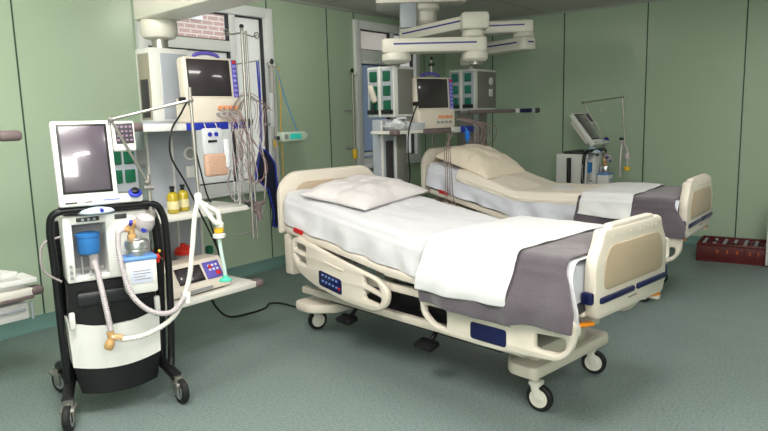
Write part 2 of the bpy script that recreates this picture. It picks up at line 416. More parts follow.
def make_bed(label, loc, rz, z0, zh, knee, sheetmat, ca=CREAM, fbk=1., fx=0.):
    bed = thing('hospital_bed', label, 'bed', loc, rz)
    MT = .195
    dk = lambda y: zdeck(y, z0, zh, knee)
    ang = math.atan2(zh-z0, 2.27-knee)
    # --- base frame
    for (yc, sgn) in ((.44,-1),(2.20,1)):
        m = MB()
        op = rpoly([(-.335,-.12),(.46,-.12),(.46,.05),(.30,.13),(-.22,.13),(-.335,.05)] if sgn<0 else [(-.41,.12),(.44,.12),(.44,-.06),(.30,-.20),(-.27,-.20),(-.41,-.06)], .05)
        m.slab([(a,b+yc) for a,b in op], [], .072, .02, M_xy(.222))
        m.box((.02,yc,.285),(.5,.14,.09),bev=.02)
        m.build('base_platform', ca, bed)
    for sx in (-1,1):
        MB().box((sx*.36,1.30,.345),(.045,1.9,.05),bev=.01).build('base_rail', ca, bed)
    MB().box((0,1.30,.30),(.60,1.5,.06),bev=.015).box((0,1.25,.36),(.3,.5,.1),bev=.02).build('drive_housing', DGREY, bed)
    # casters
    cz = .072
    for (x,y,a) in ((-.255,.375,R(8)),(.385,.42,R(18)),(-.25,2.30,R(75)),(.36,2.25,R(20))):
        Mx = Matrix.Translation((x,y,0)) @ Matrix.Rotation(a,4,'Z')
        fk = MB(Mx); fk.cyl((0,0,.14),(0,0,.20),.022).box((0,-.01,.150),(.062,.07,.03),bev=.012)
        fk.box((-.027,-.02,.110),(.01,.045,.09),rot=(R(-15),0,0),bev=.004).box((.027,-.02,.110),(.01,.045,.09),rot=(R(-15),0,0),bev=.004)
        f_ = fk.build('caster_fork', OFFW, bed)
        wh = MB(Mx); wh.lathe((0,-.03,cz),[(.04,-.019),(.066,-.019),(.072,-.012),(.072,.012),(.066,.019),(.04,.019)],28,(1,0,0)); wh.build('caster_wheel', RUBBER, bed)
        hb = MB(Mx); hb.lathe((0,-.03,cz),[(.012,-.026),(.02,-.022),(.050,-.0205),(.051,0),(.050,.0205),(.02,.022),(.012,.026)],24,(1,0,0)); hb.build('wheel_hub', OFFW, bed)
    # lift legs
    for y in (.62,1.98):
        m = MB()
        for sx in (-1,1): m.box((sx*.22,y,.47),(.06,.09,.28),rot=(R(18 if y<1 else -18),0,0),bev=.012)
        m.each('lift_leg', OFFW, bed)
    # pedals
    for y in (1.02,1.74):
        MB().cyl((-.30,y,.30),(-.38,y,.22),.014).box((-.395,y,.235),(.09,.14,.035),rot=(0,R(-15),0),bev=.012).build('foot_pedal', BLACK, bed)
    # intermediate frame
    for sx in (-1,1):
        m = MB(); m.box((sx*.42,1.0,.545),(.04,1.95,.05),bev=.01); m.build('frame_rail', ca, bed)
    MB().box((0,.25,.545),(.82,.05,.045),bev=.01).box((0,1.85,.545),(.82,.05,.045),bev=.01).each('cross_bar', OFFW, bed)
    # deck sections
    yk = (knee+2.27)/2; L = math.hypot(2.27-knee, zh-z0)
    MB().box((0,(.06+knee)/2,z0-.03),(.84,knee-.06,.05),bev=.01).build('deck_section', DGREY, bed)
    MB().box((0,yk,(z0+zh)/2-.03),(.84,L,.05),rot=(ang,0,0),bev=.01).build('deck_section', DGREY, bed)
    for sx in (-1,1):
        m = MB(); m.box((sx*.455,yk+.06,(z0+zh)/2-.028),(.05,L-.10,.046),rot=(ang,0,0),bev=.012)
        m.build('backrest_side_bar', ca, bed)
        m = MB(); m.box((sx*.46,knee-.03+.05,z0-.022),(.055,.36,.05),rot=(R(3),0,0),bev=.014)
        m.cyl((sx*.47,knee-.18,z0-.02),(sx*.47,knee-.145,z0-.02),.022)
        m.build('seat_side_bar', ca, bed)
        m = MB(); m.cyl((sx*.478,knee-.20,z0-.028),(sx*.478,knee-.16,z0-.028),.026,n=18,bev=.004).build('end_cap', DGREY, bed)
        MB().box((sx*.482,2.12,dk(2.12)-.012),(.012,.10,.032),rot=(ang,0,0),bev=.004).build('red_release_label', REDL, bed)
    # headboard posts and head frame
    MB().box((0,2.33,.60),(.86,.10,.30),bev=.02).build('head_frame', ca, bed)
    # headboard
    hz0, hz1 = zh-.08, zh+.355
    m = MB(); op = rpoly([(-.47,hz0),(.47,hz0),(.47,hz1-.10),(.36,hz1),(-.36,hz1),(-.47,hz1-.10)], [.02,.02,.12,.12,.12,.12],7)
    m.slab(op, [], .055, .022, M_xz(2.365)); hb = m.build('headboard', ca, bed)
    ip = rpoly([(-.36,hz0+.10),(.36,hz0+.10),(.36,hz1-.16),(.28,hz1-.08),(-.28,hz1-.08),(-.36,hz1-.16)], .06)
    MB().slab(ip, [], .012, .004, M_xz(2.333)).build('inset_panel', BEIGE, hb)
    # footboard: bowed shell with inset panel and navy bumper strips
    fz = z0-.66
    def bow(mb, k=.055):
        for v in mb.bm.verts: v.co.y += k*(v.co.x/.45)**2
        return mb
    fbY = .028
    op = rpoly([(-.385,.575),(.385,.575),(.42,.66),(.42,.86),(.355,.945),(.335,1.005),(-.335,1.005),(-.355,.945),(-.42,.86),(-.42,.66)], [.03,.03,.06,.08,.05,.03,.03,.05,.08,.06],5)
    op = [(a*fbk+fx+.01,b+fz) for a,b in op]
    fb = MB().slab(op, [], .07, .022, M_xz(fbY)).build('footboard', ca, bed)
    op = rpoly([(-.355,.715),(.355,.715),(.355,.84),(.30,.925),(-.30,.925),(-.355,.84)], .05)
    MB().slab([(a*.96*fbk+fx+.01,b+fz) for a,b in op], [], .010, .003, M_xz(fbY-.036)).build('inset_panel', BEIGE, fb)
    MB().box((-.185*fbk+fx,fbY-.038,.672+fz),(.37*fbk,.022,.030),bev=.009).box((.215*fbk+fx,fbY-.038,.672+fz),(.36*fbk,.022,.030),bev=.009).each('bumper_strip', NAVY, fb)
    MB().box((-.425*fbk+fx,fbY,.69+fz),(.03,.06,.06),bev=.012).box((.44*fbk+fx,fbY,.69+fz),(.03,.06,.06),bev=.012).each('corner_bumper', NAVY, fb)
    m = MB()
    for i in range(11): m.box((-.24*fbk+fx+i*.05*fbk,fbY-.034,.965+fz),(.012,.008,.018),bev=.004)
    m.each('rib', ca, fb)
    MB().slab([(a*fbk+fx,b) for a,b in rpoly([(-.25,.985),(.27,.985),(.25,1.022),(-.23,1.022)],.014)], [], .05, .012, M_xz(fbY) @ Matrix.Translation((0,fz,0))).build('grip_lip', ca, fb)
    MB().box((.03,fbY-.0355,.632+fz),(.09,.003,.007)).build('print_line', TEXTG, fb)
    for x in (-.33,.38): MB().box((x,.05,.555+fz),(.09,.035,.018),bev=.006,rot=(0,0,R(-25))).build('orange_lever', ORANGE, bed)
    # roller bumper wheel at the far foot corner
    MB().lathe((.475,.06,.655+fz),[(.02,-.02),(.04,-.02),(.046,-.014),(.046,.014),(.04,.02),(.02,.02)],20).build('roller_bumper', BLACK, bed)
    # foot posts
    MB().box((0,.085,.605+fz),(.66,.05,.05),bev=.015).build('foot_frame', OFFW, bed)
    m = MB(); m.tube([(.43,fbY,.86+fz),(.468,fbY-.01,.845+fz),(.474,fbY-.01,.80+fz),(.468,fbY-.01,.755+fz),(.43,fbY,.74+fz)],.013,10,5); m.build('grip_handle', ca, fb)
    # --- side rails
    for sx in (-1,1):
        x = sx*.485 if sx < 0 else .45
        # foot rail
        rt = z0-.02
        fy = 0 if sx < 0 else .14
        outer = rpoly([(.0,.60),(.0,.50),(.07,.405),(.50,.372),(.86,.378),(.96,.46),(.97,rt-.1),(.93,rt),(.05,rt)], [.02,.05,.07,.1,.07,.08,.04,.04,.04],5)
        h1 = rpoly([(.05,.475),(.09,.445),(.215,.440),(.215,.515),(.05,.525)], .02,4)
        h2 = rpoly([(.77,.415),(.86,.420),(.93,.475),(.93,.515),(.77,.515)], [.02,.03,.03,.015,.02],4)
        m = MB().slab([(a+fy,b) for a,b in outer], [[(a+fy,b) for a,b in h1],[(a+fy,b) for a,b in h2]], .04, .014, M_yz(x)); fr_ = m.build('foot_side_rail', ca, bed)
        MB().slab(rpoly([(.375,.405),(.60,.405),(.60,.495),(.375,.495)],.02), [], .008, .003, M_yz(x+sx*.021)).build('navy_pad', NAVY, fr_)
        mm = MB(); mm.box((x+sx*.0205,.47,.520),(.003,.24,.006)).box((x+sx*.0205,.52,.533),(.003,.13,.005)); mm.build('print_line', TEXTG, fr_)
        mm = MB()
        for yy in (.26,.29,.66,.69,.5):
            mm.cyl((x+sx*.019,yy,.56),(x+sx*.022,yy,.56),.006,n=10)
        mm.each('screw_cap', OFFW, fr_)
        # head rail, tilts with the backrest
        d = dk(1.7)-(.66+.17*(1.7-1.08)/1.19)   # height change against the first bed
        outer = rpoly([(1.215,.53),(1.235,.44),(1.35,.385),(1.64,.400),(1.95,.452),(2.14,.53),(2.20,.66),(2.175,.745),(2.10,.762),(1.70,.672),(1.30,.598)], [.05,.06,.08,.05,.08,.08,.07,.05,.05,.05,.05],5)
        outer = [(a,b+d) for a,b in outer]
        def hl(p,r=.016): return rpoly([(a,b+d) for a,b in p], r, 4)[::-1]
        hs = [hl([(1.285,.515),(1.44,.545),(1.44,.598),(1.32,.575)]), hl([(1.30,.440),(1.44,.455),(1.44,.515),(1.28,.485)]),
              hl([(2.02,.655),(2.145,.675),(2.13,.722),(2.02,.705)]), hl([(2.02,.575),(2.11,.59),(2.15,.645),(2.02,.625)])]
        m = MB().slab(outer, hs, .04, .014, M_yz(x)); hr = m.build('head_side_rail', ca, bed)
        MB().slab([(a,b+d) for a,b in rpoly([(1.645,.437),(1.875,.470),(1.875,.570),(1.645,.537)],.02)], [], .008, .003, M_yz(x+sx*.021)).build('control_panel', NAVY, hr)
        mm = MB()
        for i in range(5):
            for q in range(2): mm.box((x+sx*.027,1.69+i*.035,.482+q*.04+i*.005+d),(.004,.018,.014),bev=.002)
        mm.each('control_button', mat('pale_blue_button',(120,150,215),.4), hr)
        MB().box((x+sx*.027,1.665,.475+d),(.004,.02,.02),bev=.003).build('red_button', REDL, hr)
        MB().box((x+sx*.022,1.72,.615+d),(.012,.20,.016),rot=(R(8),0,0),bev=.006).build('grip_ridge', ca, hr)
        mm = MB(); mm.box((sx*.44,.30,.47),(.06,.04,.12),bev=.01).box((sx*.44,.72,.47),(.06,.04,.12),bev=.01)
        mm.each('rail_link', OFFW, fr_)
        mm = MB(); mm.box((sx*.44,1.5,.52+d/2),(.06,.04,.12),bev=.01).box((sx*.44,1.9,.56+d/2),(.06,.04,.14),bev=.01)
        mm.each('rail_link', OFFW, hr)
    # mattress
    ms = MB(); n = 26; ys = [.07+ (2.24)*i/n for i in range(n+1)]
    b = bmesh.new(); rings = []
    for i,y in enumerate(ys):
        e = 0.02 if i in (0,n) else 0
        z = dk(y); w_ = .415-e
        ring = [(-w_,z),(-w_,z+MT-.04),(-w_+.012,z+MT-.012),(-w_+.04,z+MT-e),(0,z+MT-e),(w_-.04,z+MT-e),(w_-.012,z+MT-.012),(w_,z+MT-.04),(w_,z)]
        rings.append([b.verts.new((p[0],y,p[1])) for p in ring])
    for a,q in zip(rings,rings[1:]):
        for k in range(9): b.faces.new((a[k],a[(k+1)%9],q[(k+1)%9],q[k]))
    b.faces.new(rings[0][::-1]); b.faces.new(rings[-1])
    ms._add(b); ms.build('mattress', mat('mattress_cover',(204,206,214),.8), bed)
    bed['dk'] = 0; del bed['dk']
    return bed, dk, MT

def cloth(name, m, bed_loc, rz, y0, y1, topf, hemL, hemR, flareL, flareR, off, skew=0., wr=.006, seed=0., thick=.006, ny=None, fold_amp=.012, foot=None, x_lim=None, endcurl=0.):
    """cloth lying across the bed and hanging down both sides. topf(y): top height; hemX(y): height of the hem"""
    ny = ny or max(20,int((y1-y0)/.022)); NT = 34; NS = 16
    b = bmesh.new(); rows = []
    hw = .43
    for iy in range(ny+1):
        y = y0+(y1-y0)*iy/ny
        zt = topf(y)+off; row = []
        r = .045
        def side(sgn, hem, flare):
            pts = []
            zh_ = hem(y)
            for k in range(NS, 0, -1):
                t = k/NS
                z = zt-r-(zt-r-zh_)*t
                fl = flare(zt, z)
                fold = fold_amp*t*(.7*sin(y*21+seed*3+2.5*noise.noise((y*3,seed,t)))+.9*noise.noise((y*7+seed,t*1.5,sgn*3)))
                x = sgn*(hw+off+max(0,fl+fold)+.004)
                yy = y + .010*t*noise.noise((y*4,seed+5,t*2)) - (skew if sgn < 0 else 0)*min(1,t*1.6)*max(0,1-(y-y0)/.5)
                pts.append((x,yy,z))
            return pts
        L_ = side(-1, hemL, flareL)
        Rr = side(1, hemR, flareR)
        top = []
        for k in range(5):
            a = pi/2*k/4
            top.append((-(hw+off)+r-r*cos(a), y, zt-r+r*sin(a)))
        for k in range(1,NT):
            x = -(hw+off-r)+2*(hw+off-r)*k/NT
            top.append((x,y,zt))
        for k in range(5):
            a = pi/2*(1-k/4)
            top.append(((hw+off)-r+r*cos(a), y, zt-r+r*sin(a)))
        T2 = []
        for (x,yy,z) in top:
            nn = noise.noise((x*3.2+seed, yy*3.2, seed))*1.2 + .7*noise.noise((x*8+seed, yy*6, 2)) + .35*noise.noise((x*18,yy*15+seed,4))
            rid = 1-abs(noise.noise((x*2.2+yy*1.5+seed, yy*2.6-x, 9)))*2.
            edge = min(1, max(0,(hw-abs(x))/.12))
            T2.append((x, yy+.012*noise.noise((x*5,yy*2,seed)), z + wr*(nn*.55*(.3+.7*edge)+ .6*max(0,rid-.5)) + wr*.4))
        rows.append([b.verts.new(p) for p in L_+T2+Rr[::-1]])
    for a,q in zip(rows,rows[1:]):
        for k in range(len(a)-1): b.faces.new((a[k],a[k+1],q[k+1],q[k]))
    mb = MB(); mb._add(b); o = mb.build(name, m)
    for p in o.data.polygons: p.use_smooth = True
    o.data.set_sharp_from_angle(angle=R(180))
    place(o, bed_loc, rz)
    sd = o.modifiers.new('s','SOLIDIFY'); sd.thickness = thick; sd.offset = 1.
    sb = o.modifiers.new('b','SUBSURF'); sb.levels = 1; sb.render_levels = 1
    return o

def make_pillow(name, m, size, pts_fn, loc, rz, seed, label, parentless=True, puff=.075):
    """pillow over a tilted plane: pts_fn(u,v)->base point (x,y,z) in bed space"""
    n = 30; b = bmesh.new(); top = {}; bot = {}
    for i in range(n+1):
        for k in range(n+1):
            u = -1+2*i/n; v = -1+2*k/n
            P = Vector(pts_fn(u,v))
            h = ((1-abs(u)**3.0)*(1-abs(v)**3.0))**.55 if abs(u)<1 and abs(v)<1 else 0
            w_ = .022*noise.noise((u*2.5+seed,v*2.5,1))+.014*noise.noise((u*6,v*6+seed,2))+.006*noise.noise((u*14,v*10+seed,5))
            crease = .010*(1-abs(noise.noise((u*1.8+v*1.2+seed, v*1.5-u,3)))*3)
            top[i,k] = b.verts.new(P+Vector((0,0,.02+h*(puff*1.3+w_+max(0,crease)))))
            if i in (0,n) or k in (0,n): bot[i,k] = top[i,k]
            else: bot[i,k] = b.verts.new(P+Vector((0,0,.012-.010*h)))
    for i in range(n):
        for k in range(n):
            b.faces.new((top[i,k],top[i+1,k],top[i+1,k+1],top[i,k+1]))
            try: b.faces.new((bot[i,k],bot[i,k+1],bot[i+1,k+1],bot[i+1,k]))
            except ValueError: pass
    mb = MB(); mb._add(b); o = mb.build(name, m)
    o.data.set_sharp_from_angle(angle=R(180))
    sb = o.modifiers.new('b','SUBSURF'); sb.levels = 1; sb.render_levels = 1
    place(o, loc, rz); tag(o, label, 'pillow')
    return o

# ---- bed 1 (front)
B1, A1 = (3.22,1.0,0), R(-8.5)
bed1, dk1, MT = make_bed('cream hospital bed in the foreground, nearest the camera, with navy bumper footboard', B1, A1, .66, .83, 1.08, SHEET, fbk=.91, fx=.035)
top1 = lambda y: dk1(y)+MT
def fl_sheet(zt,z): return 0.004+.035*min(1,max(0,(zt-z-.02)/.2))
def hem_sheet(dk, zlo):
    def f(y):
        if y < .16: return zlo
        if y < .26: return zlo+(dk(y)-.01-zlo)*(y-.16)/.10
        return dk(y)-.004+.012*noise.noise((y*3.5,1.3,0))
    return f
sheet1 = cloth('bed_sheet', SHEET, B1, A1, .055, 2.318, top1, hem_sheet(dk1,.565), hem_sheet(dk1,.6), lambda zt,z: fl_sheet(zt,z)+(.045*min(1,max(0,(zt-z)/.3)) if False else 0), fl_sheet, .004, skew=.06, wr=.018, seed=1.7, thick=.004, fold_amp=.024)
tag(sheet1, 'white bed sheet tucked over the mattress of the foreground bed', 'bed sheet')
def fl_over(zt, z):     # hangs outside the lowered side rail
    t = min(1, max(0, (zt-.045-z)/.20)); return .010+.082*t*t*(3-2*t)
gb1 = cloth('grey_blanket', GBLANK, B1, A1, .075, .935, top1, lambda y: .562-.022*min(1,max(0,(y-.30)/.08))+.006*sin(y*9), lambda y:.74, fl_over, fl_over, .016, skew=.085, wr=.014, seed=4.2, thick=.010, fold_amp=.016)
tag(gb1, 'grey woollen blanket hanging over the side of the foreground bed near its footboard', 'blanket')
cv1 = cloth('white_coverlet', COVER, B1, A1, .34, .945, top1, lambda y:.622+.008*sin(y*6), lambda y:.75, fl_over, fl_over, .036, wr=.012, seed=8.1, thick=.008, fold_amp=.016)
tag(cv1, 'white coverlet folded over the grey blanket on the foreground bed', 'coverlet')
def pil1(u,v):
    k = 1+.09*abs(u*v)-.05*(1-abs(u))*abs(v)**3-.04*(1-abs(v))*abs(u)**3
    a, b_ = u*.40*k, v*.255*k
    x = .0+a*cos(R(14))-b_*sin(R(14)); y = 1.945+a*sin(R(14))+b_*cos(R(14))
    return (x,y,zdeck(y,.66,.83,1.08)+MT+.016+.010*abs(u*v))
make_pillow('pillow', PILLOW, None, pil1, B1, A1, 3.1, 'white pillow with creased case at the head of the foreground bed', puff=.075)

# ---- bed 2 (rear)
B2, A2 = (5.59,1.2,0), R(0)
bed2, dk2, _ = make_bed('cream hospital bed behind the foreground bed, its footboard pointing at the red crate', B2, A2, .66, .885, 1.40, SHEETB)
top2 = lambda y: dk2(y)+MT
sheet2 = cloth('bed_sheet', SHEETB, B2, A2, .055, 2.318, top2, hem_sheet(dk2,.58), hem_sheet(dk2,.60), fl_sheet, fl_sheet, .004, wr=.018, seed=11.7, thick=.004, fold_amp=.030)
tag(sheet2, 'pale sheet tucked over the mattress of the rear bed', 'bed sheet')
gb2 = cloth('grey_blanket', GBLANK, B2, A2, .075, .83, top2, lambda y:.605+.055*min(1,max(0,(y-.34)/.10)), lambda y:.60, fl_over, fl_over, .016, skew=.11, wr=.014, seed=14.2, thick=.010, fold_amp=.022)
tag(gb2, 'grey woollen blanket draped over the foot end of the rear bed', 'blanket')
cv2 = cloth('white_coverlet', COVER, B2, A2, .38, .80, top2, lambda y:.725+.010*sin(y*9), lambda y:.74, fl_over, fl_over, .036, wr=.014, seed=18.1, thick=.008, fold_amp=.018)
tag(cv2, 'white coverlet folded over the grey blanket on the rear bed', 'coverlet')
def pil2(u,v):
    x = -.0+u*.38; y = 1.98+v*.27
    k = 1+.08*(abs(u*v)); x*=k; y = 1.98+(y-1.98)*k
    return (x,y,zdeck(y,.66,.885,1.40)+MT+.016+.05*(v+1)/2)
make_pillow('pillow', PILLOWC, None, pil2, B2, A2, 6.3, 'cream pillow propped at the head of the rear bed', puff=.12)
# rumpled cream sheet lying across the rear bed between the pillow and the coverlet
def cream_top(y): return top2(y)
cs2 = cloth('top_sheet', SHEETC, B2, A2, .76, 2.0, lambda y: top2(y)+.010+.010*sin(y*4), lambda y: top2(y)-.06, lambda y: top2(y)-.10, lambda zt,z:.012, lambda zt,z:.012, .010, wr=.022, seed=22.5, thick=.005, fold_amp=.008)
tag(cs2, 'rumpled cream top sheet on the rear bed below its pillow', 'bed sheet')

# ================================================================== VENTILATORS
def make_ventilator(label, loc, rz, tilt=R(-9), mdy=0., arm_pts=None):
    v = thing('ventilator', label, 'ventilator', loc, rz)
    # base with casters
    m = MB()
    for sx in (-1,1):
        m.tube([(sx*.20,.05,.22),(sx*.235,-.10,.20),(sx*.262,-.22,.17),(sx*.275,-.29,.155)], .030, 10)
        m.tube([(sx*.20,.05,.22),(sx*.235,.15,.20),(sx*.26,.25,.165)], .028, 10)
    m.box((0,0,.20),(.42,.34,.06),bev=.02)
    m.build('base_frame', BLACK, v)
    for (x,y,a) in ((-.275,-.30,R(-18)),(.288,-.29,R(10)),(-.268,.27,R(30)),(.275,.26,R(-10))):
        Mx = Matrix.Translation((x,y,0)) @ Matrix.Rotation(a,4,'Z')
        m = MB(Mx); m.cyl((0,0,.115),(0,0,.155),.026).box((0,-.006,.115),(.075,.085,.022),bev=.009).box((-.028,-.02,.085),(.006,.05,.07),bev=.003).box((.028,-.02,.085),(.006,.05,.07),bev=.003).box((0,.045,.118),(.06,.04,.012),bev=.005)
        m.build('caster_fork', STEEL, v)
        MB(Mx).lathe((0,-.022,.071),[(.038,-.018),(.064,-.018),(.071,-.010),(.071,.010),(.064,.018),(.038,.018)],24,(1,0,0)).build('caster_wheel', RUBBER, v)
        MB(Mx).lathe((0,-.022,.071),[(.012,-.024),(.045,-.019),(.046,0),(.045,.019),(.012,.024)],20,(1,0,0)).build('wheel_hub', CHROME, v)
    # bottom cabinet: black base, white door, dark drawer bay
    def bowed(mb, k=.035):
        for q in mb.bm.verts:
            if q.co.y < -.05: q.co.y -= k*(1-(q.co.x/.23)**2)
        return mb
    def cab(z0,z1,w0,w1,d,mm,name,sag0=0,sag1=0,bev=.012,parent=v):
        b = bmesh.new(); n = 12; R_ = []
        for (z,w_,sg) in ((z0,w0,sag0),(z1,w1,sag1)):
            R_.append([b.verts.new((-w_+2*w_*i/n, -.19-.035*(1-(2*i/n-1)**2), z-sg*(1-(2*i/n-1)**2))) for i in range(n+1)] + [b.verts.new((w_,d,z)), b.verts.new((-w_,d,z))])
        L_ = len(R_[0])
        for i in range(L_): b.faces.new((R_[0][i],R_[0][(i+1)%L_],R_[1][(i+1)%L_],R_[1][i]))
        b.faces.new(R_[0][::-1]); b.faces.new(R_[1])
        mb = MB(); mb._add(b); return mb.build(name, mm, parent)
    cab(.135,.285,.195,.222,.17,BLACK,'lower_housing',.02,.03)
    cab(.286,.535,.224,.232,.16,WHITE,'front_panel',.03,.045)
    cab(.50,.735,.222,.215,.15,BLACK,'drawer_bay',0,0)
    m = MB(); m.box((0,-.235,.655),(.36,.03,.075),bev=.012).build('drawer', mat('black_drawer',(30,31,36),.35), v)
    m = MB(); m.box((-.21,-.215,.545),(.03,.03,.09),bev=.008).box((.222,-.20,.55),(.03,.03,.11),bev=.008); m.each('corner_trim', WHITE, v)
    # control body with recess
    BD = MB()
    BD.box((-.19,-.03,.915),(.045,.36,.35),bev=.01).box((-.09,.05,.915),(.20,.20,.345),bev=.01)
    BD.box((.10,-.03,.915),(.22,.36,.35),bev=.012).box((-.09,-.03,1.065),(.20,.35,.045),bev=.01).box((-.09,-.03,.755),(.20,.35,.03),bev=.008)
    BD.build('control_body', WHITE, v)
    MB().box((-.09,-.054,.92),(.155,.006,.26)).build('recess_liner', GREYP, v)
    m = MB(); m.box((-.09,-.208,1.068),(.11,.008,.022),bev=.003).box((.07,-.212,1.068),(.06,.008,.026),bev=.003); m.each('label_strip', DGREY, v)
    m = MB()
    for i in range(3): m.cyl((-.115+i*.028,-.21,1.068),(-.115+i*.028,-.218,1.068),.007,n=10)
    m.each('push_button', GREYB, v)
    m = MB()
    for (x,z) in ((-.19,.80),(-.19,.83),(-.19,.77),(-.075,.79),(-.10,.79)): m.cyl((x,-.205,z),(x,-.222,z),.008,n=12)
    m.each('port', GREYP, v)
    # blue canister
    m = MB(); m.lathe((-.092,-.165,.885),[(.03,-.01),(.052,0),(.056,.01),(.056,.085),(.06,.088),(.06,.105),(.035,.112)],24); m.build('blue_canister', SKYB, v)
    m = MB(); m.lathe((-.075,-.175,.80),[(.018,0),(.022,.02),(.022,.06),(.028,.08)],16); m.build('canister_outlet', HOSEC, v)
    m = MB(); m.cyl((-.13,-.16,.755),(-.13,-.16,.87),.008).cyl((-.055,-.16,.755),(-.055,-.16,.87),.008); m.each('bracket_post', CHROME, v)
    # humidifier
    hu = MB(); hu.box((.128,-.285,.755),(.155,.12,.18),bev=.012,taper=1.04).build('humidifier_base', WHITE, v)
    MB().box((.128,-.285,.853),(.170,.135,.022),bev=.009).build('blue_rim', mat('pale_blue_rim',(104,150,215),.35), v)
    MB().box((.128,-.349,.77),(.11,.003,.09),bev=.001).build('data_label', mat('pale_label',(200,206,226),.5), v)
    m = MB(); m.box((.128,-.351,.79),(.085,.002,.004)).box((.128,-.351,.775),(.085,.002,.004)).box((.115,-.351,.76),(.06,.002,.004)).box((.13,-.351,.745),(.08,.002,.004)); m.build('print_line', TEXTG, v)
    m = MB(); m.lathe((.125,-.285,.864),[(.058,0),(.062,.006),(.062,.03),(.059,.033),(.059,.040),(.062,.043),(.062,.07),(.056,.082),(.03,.09),(.03,.096)],28); m.build('steel_chamber', CHROME, v)
    m = MB(); m.lathe((.105,-.285,.952),[(.024,0),(.024,.02),(.018,.024),(.018,.06),(.023,.062),(.023,.075)],16).cyl((.105,-.285,1.0),(.055,-.30,1.01),.014).sph((.115,-.29,1.035),.02); m.build('brass_fitting', BRASS, v)
    m = MB(); m.lathe((.165,-.27,.985),[(.02,0),(.045,.02),(.052,.05),(.045,.085),(.02,.10)],18,(.2,-.4,1)); m.build('clear_filter', HOSEC, v)
    MB().cyl((.16,-.30,1.0),(.16,-.33,1.0),.014).cyl((.10,-.30,1.03),(.10,-.325,1.05),.010).each('blue_knob', BLUE, v)
    # black handle bar
    m = MB()
    m.tube([(-.255,-.17,.16),(-.262,-.19,.5),(-.265,-.20,.85),(-.268,-.21,1.04),(-.235,-.22,1.115),(-.10,-.23,1.125),(.10,-.23,1.125),(.24,-.22,1.118),(.285,-.21,1.06),(.30,-.20,.95),(.298,-.19,.6),(.285,-.17,.25),(.27,-.20,.18)], .019, 10, 6)
    m.build('handle_bar', BLACK, v)
    m = MB(); m.tube([(.245,-.10,.2),(.262,-.10,.55),(.275,-.10,.9),(.25,-.10,1.06),(.2,-.08,1.10)],.026,10,6).tube([(-.235,-.02,.2),(-.235,-.02,.6),(-.235,-.02,1.05)],.024,10,4); m.each('side_column', BLACK, v)
    m = MB(); m.tube([(-.225,-.2,.99),(-.30,-.21,.97),(-.325,-.22,.90),(-.31,-.22,.82),(-.24,-.21,.76)],.006,8,6); m.build('grey_tube_loop', LINES, v)
    MB().box((.07,-.05,1.105),(.30,.24,.03),bev=.01).box((-.10,-.05,1.105),(.20,.24,.028),bev=.01).build('top_tray', DGREY, v)
    # pedestal and screen
    MB().lathe((-.045,-.20,1.10),[(.09,0),(.095,.008),(.085,.022),(.05,.034),(.035,.04),(.035,.075)],28).build('swivel_mount', mat('pale_blue_base',(206,222,240),.35), v)
    MB().cyl((-.03,-.262,1.118),(-.03,-.295,1.118),.010,n=12).build('blue_tab', BLUE, v)
    sc = Matrix.Translation((-.075,-.21+mdy,1.36)) @ Matrix.Rotation(tilt,4,'X') @ Matrix.Rotation(R(0),4,'Y')
    m = MB(sc); m.box((-.005,0,0),(.285,.05,.425),bev=.012).box((.055,.0,-.197),(.405,.055,.05),bev=.014); mon = m.build('monitor_housing', WHITE, v)
    MB(sc).box((-.005,.045,0),(.22,.06,.32),bev=.02).build('monitor_back', OFFW, mon)
    MB(sc).box((-.004,-.0245,.018),(.236,.006,.352),bev=.003).build('bezel', BLACK, mon)
    MB(sc).box((-.004,-.0275,.018),(.212,.004,.328),bev=.001).build('screen', VSCREEN, mon)
    m = MB(sc)
    m.box((-.09,-.0285,-.203),(.055,.002,.008)).box((-.01,-.0285,-.203),(.035,.002,.005)); m.build('print_line', DGREY, mon)
    MB(sc).box((.10,-.0285,-.199),(.08,.002,.006)).build('blue_print_line', mat('periwinkle_print',(110,120,200),.4), mon)
    m = MB(sc); m.box((.196,0,.128),(.115,.045,.158),bev=.01).build('keypad_housing', WHITE, mon)
    MB(sc).box((.200,-.0225,.14),(.088,.005,.108),bev=.003).build('keypad', DGREY, mon)
    m = MB(sc)
    for i in range(4):
        for k in range(4): m.box((.168+i*.021,-.0258,.105+k*.023),(.012,.003,.010),bev=.001)
    m.each('key', mat('mauve_key',(150,120,150),.5), mon)
    m = MB(sc); m.lathe((.218,-.025,-.178),[(.030,0),(.034,.005),(.030,.012),(.024,.014)],24,(0,-1,.9)).build('knob_ring', BLUE, mon)
    MB(sc).lathe((.218,-.036,-.166),[(.019,0),(.019,.010),(.014,.012)],20,(0,-1,.9)).build('rotary_knob', BLACK, mon)
    # hinged support arm holding the patient circuit
    a0 = (.215,-.24,1.09); a1 = (.215,-.235,1.24); a2 = (.055,-.27,1.575); a3 = (.43,-.40,1.665); a4=(.435,-.41,1.14)
    if arm_pts: a0, a1, a2, a3, a4 = arm_pts
    m = MB(); m.cyl((.225,-.22,1.06),(.225,-.22,1.28),.012).tube([a1,a2],.0075,8,1).cyl((.05,-.25,1.545),(.05,-.25,1.585),.008); arm = m.build('support_arm', STEEL, v)
    m = MB(); m.tube([a2,a3],.0075,8,1).cyl(a3,a4,.009).cyl((.428,-.405,1.66),(.428,-.405,1.73),.009); m.build('upper_arm', STEEL, arm)
    m = MB(); m.sph(a2,.015).sph(a3,.016).sph(a1,.015).cyl((a1[0]-.02,a1[1],a1[2]-.03),(a1[0]+.03,a1[1],a1[2]-.03),.012).cyl((.225,-.22,1.045),(.225,-.22,1.09),.024)
    m.each('arm_joint', GREYD, arm)
    return v, a4

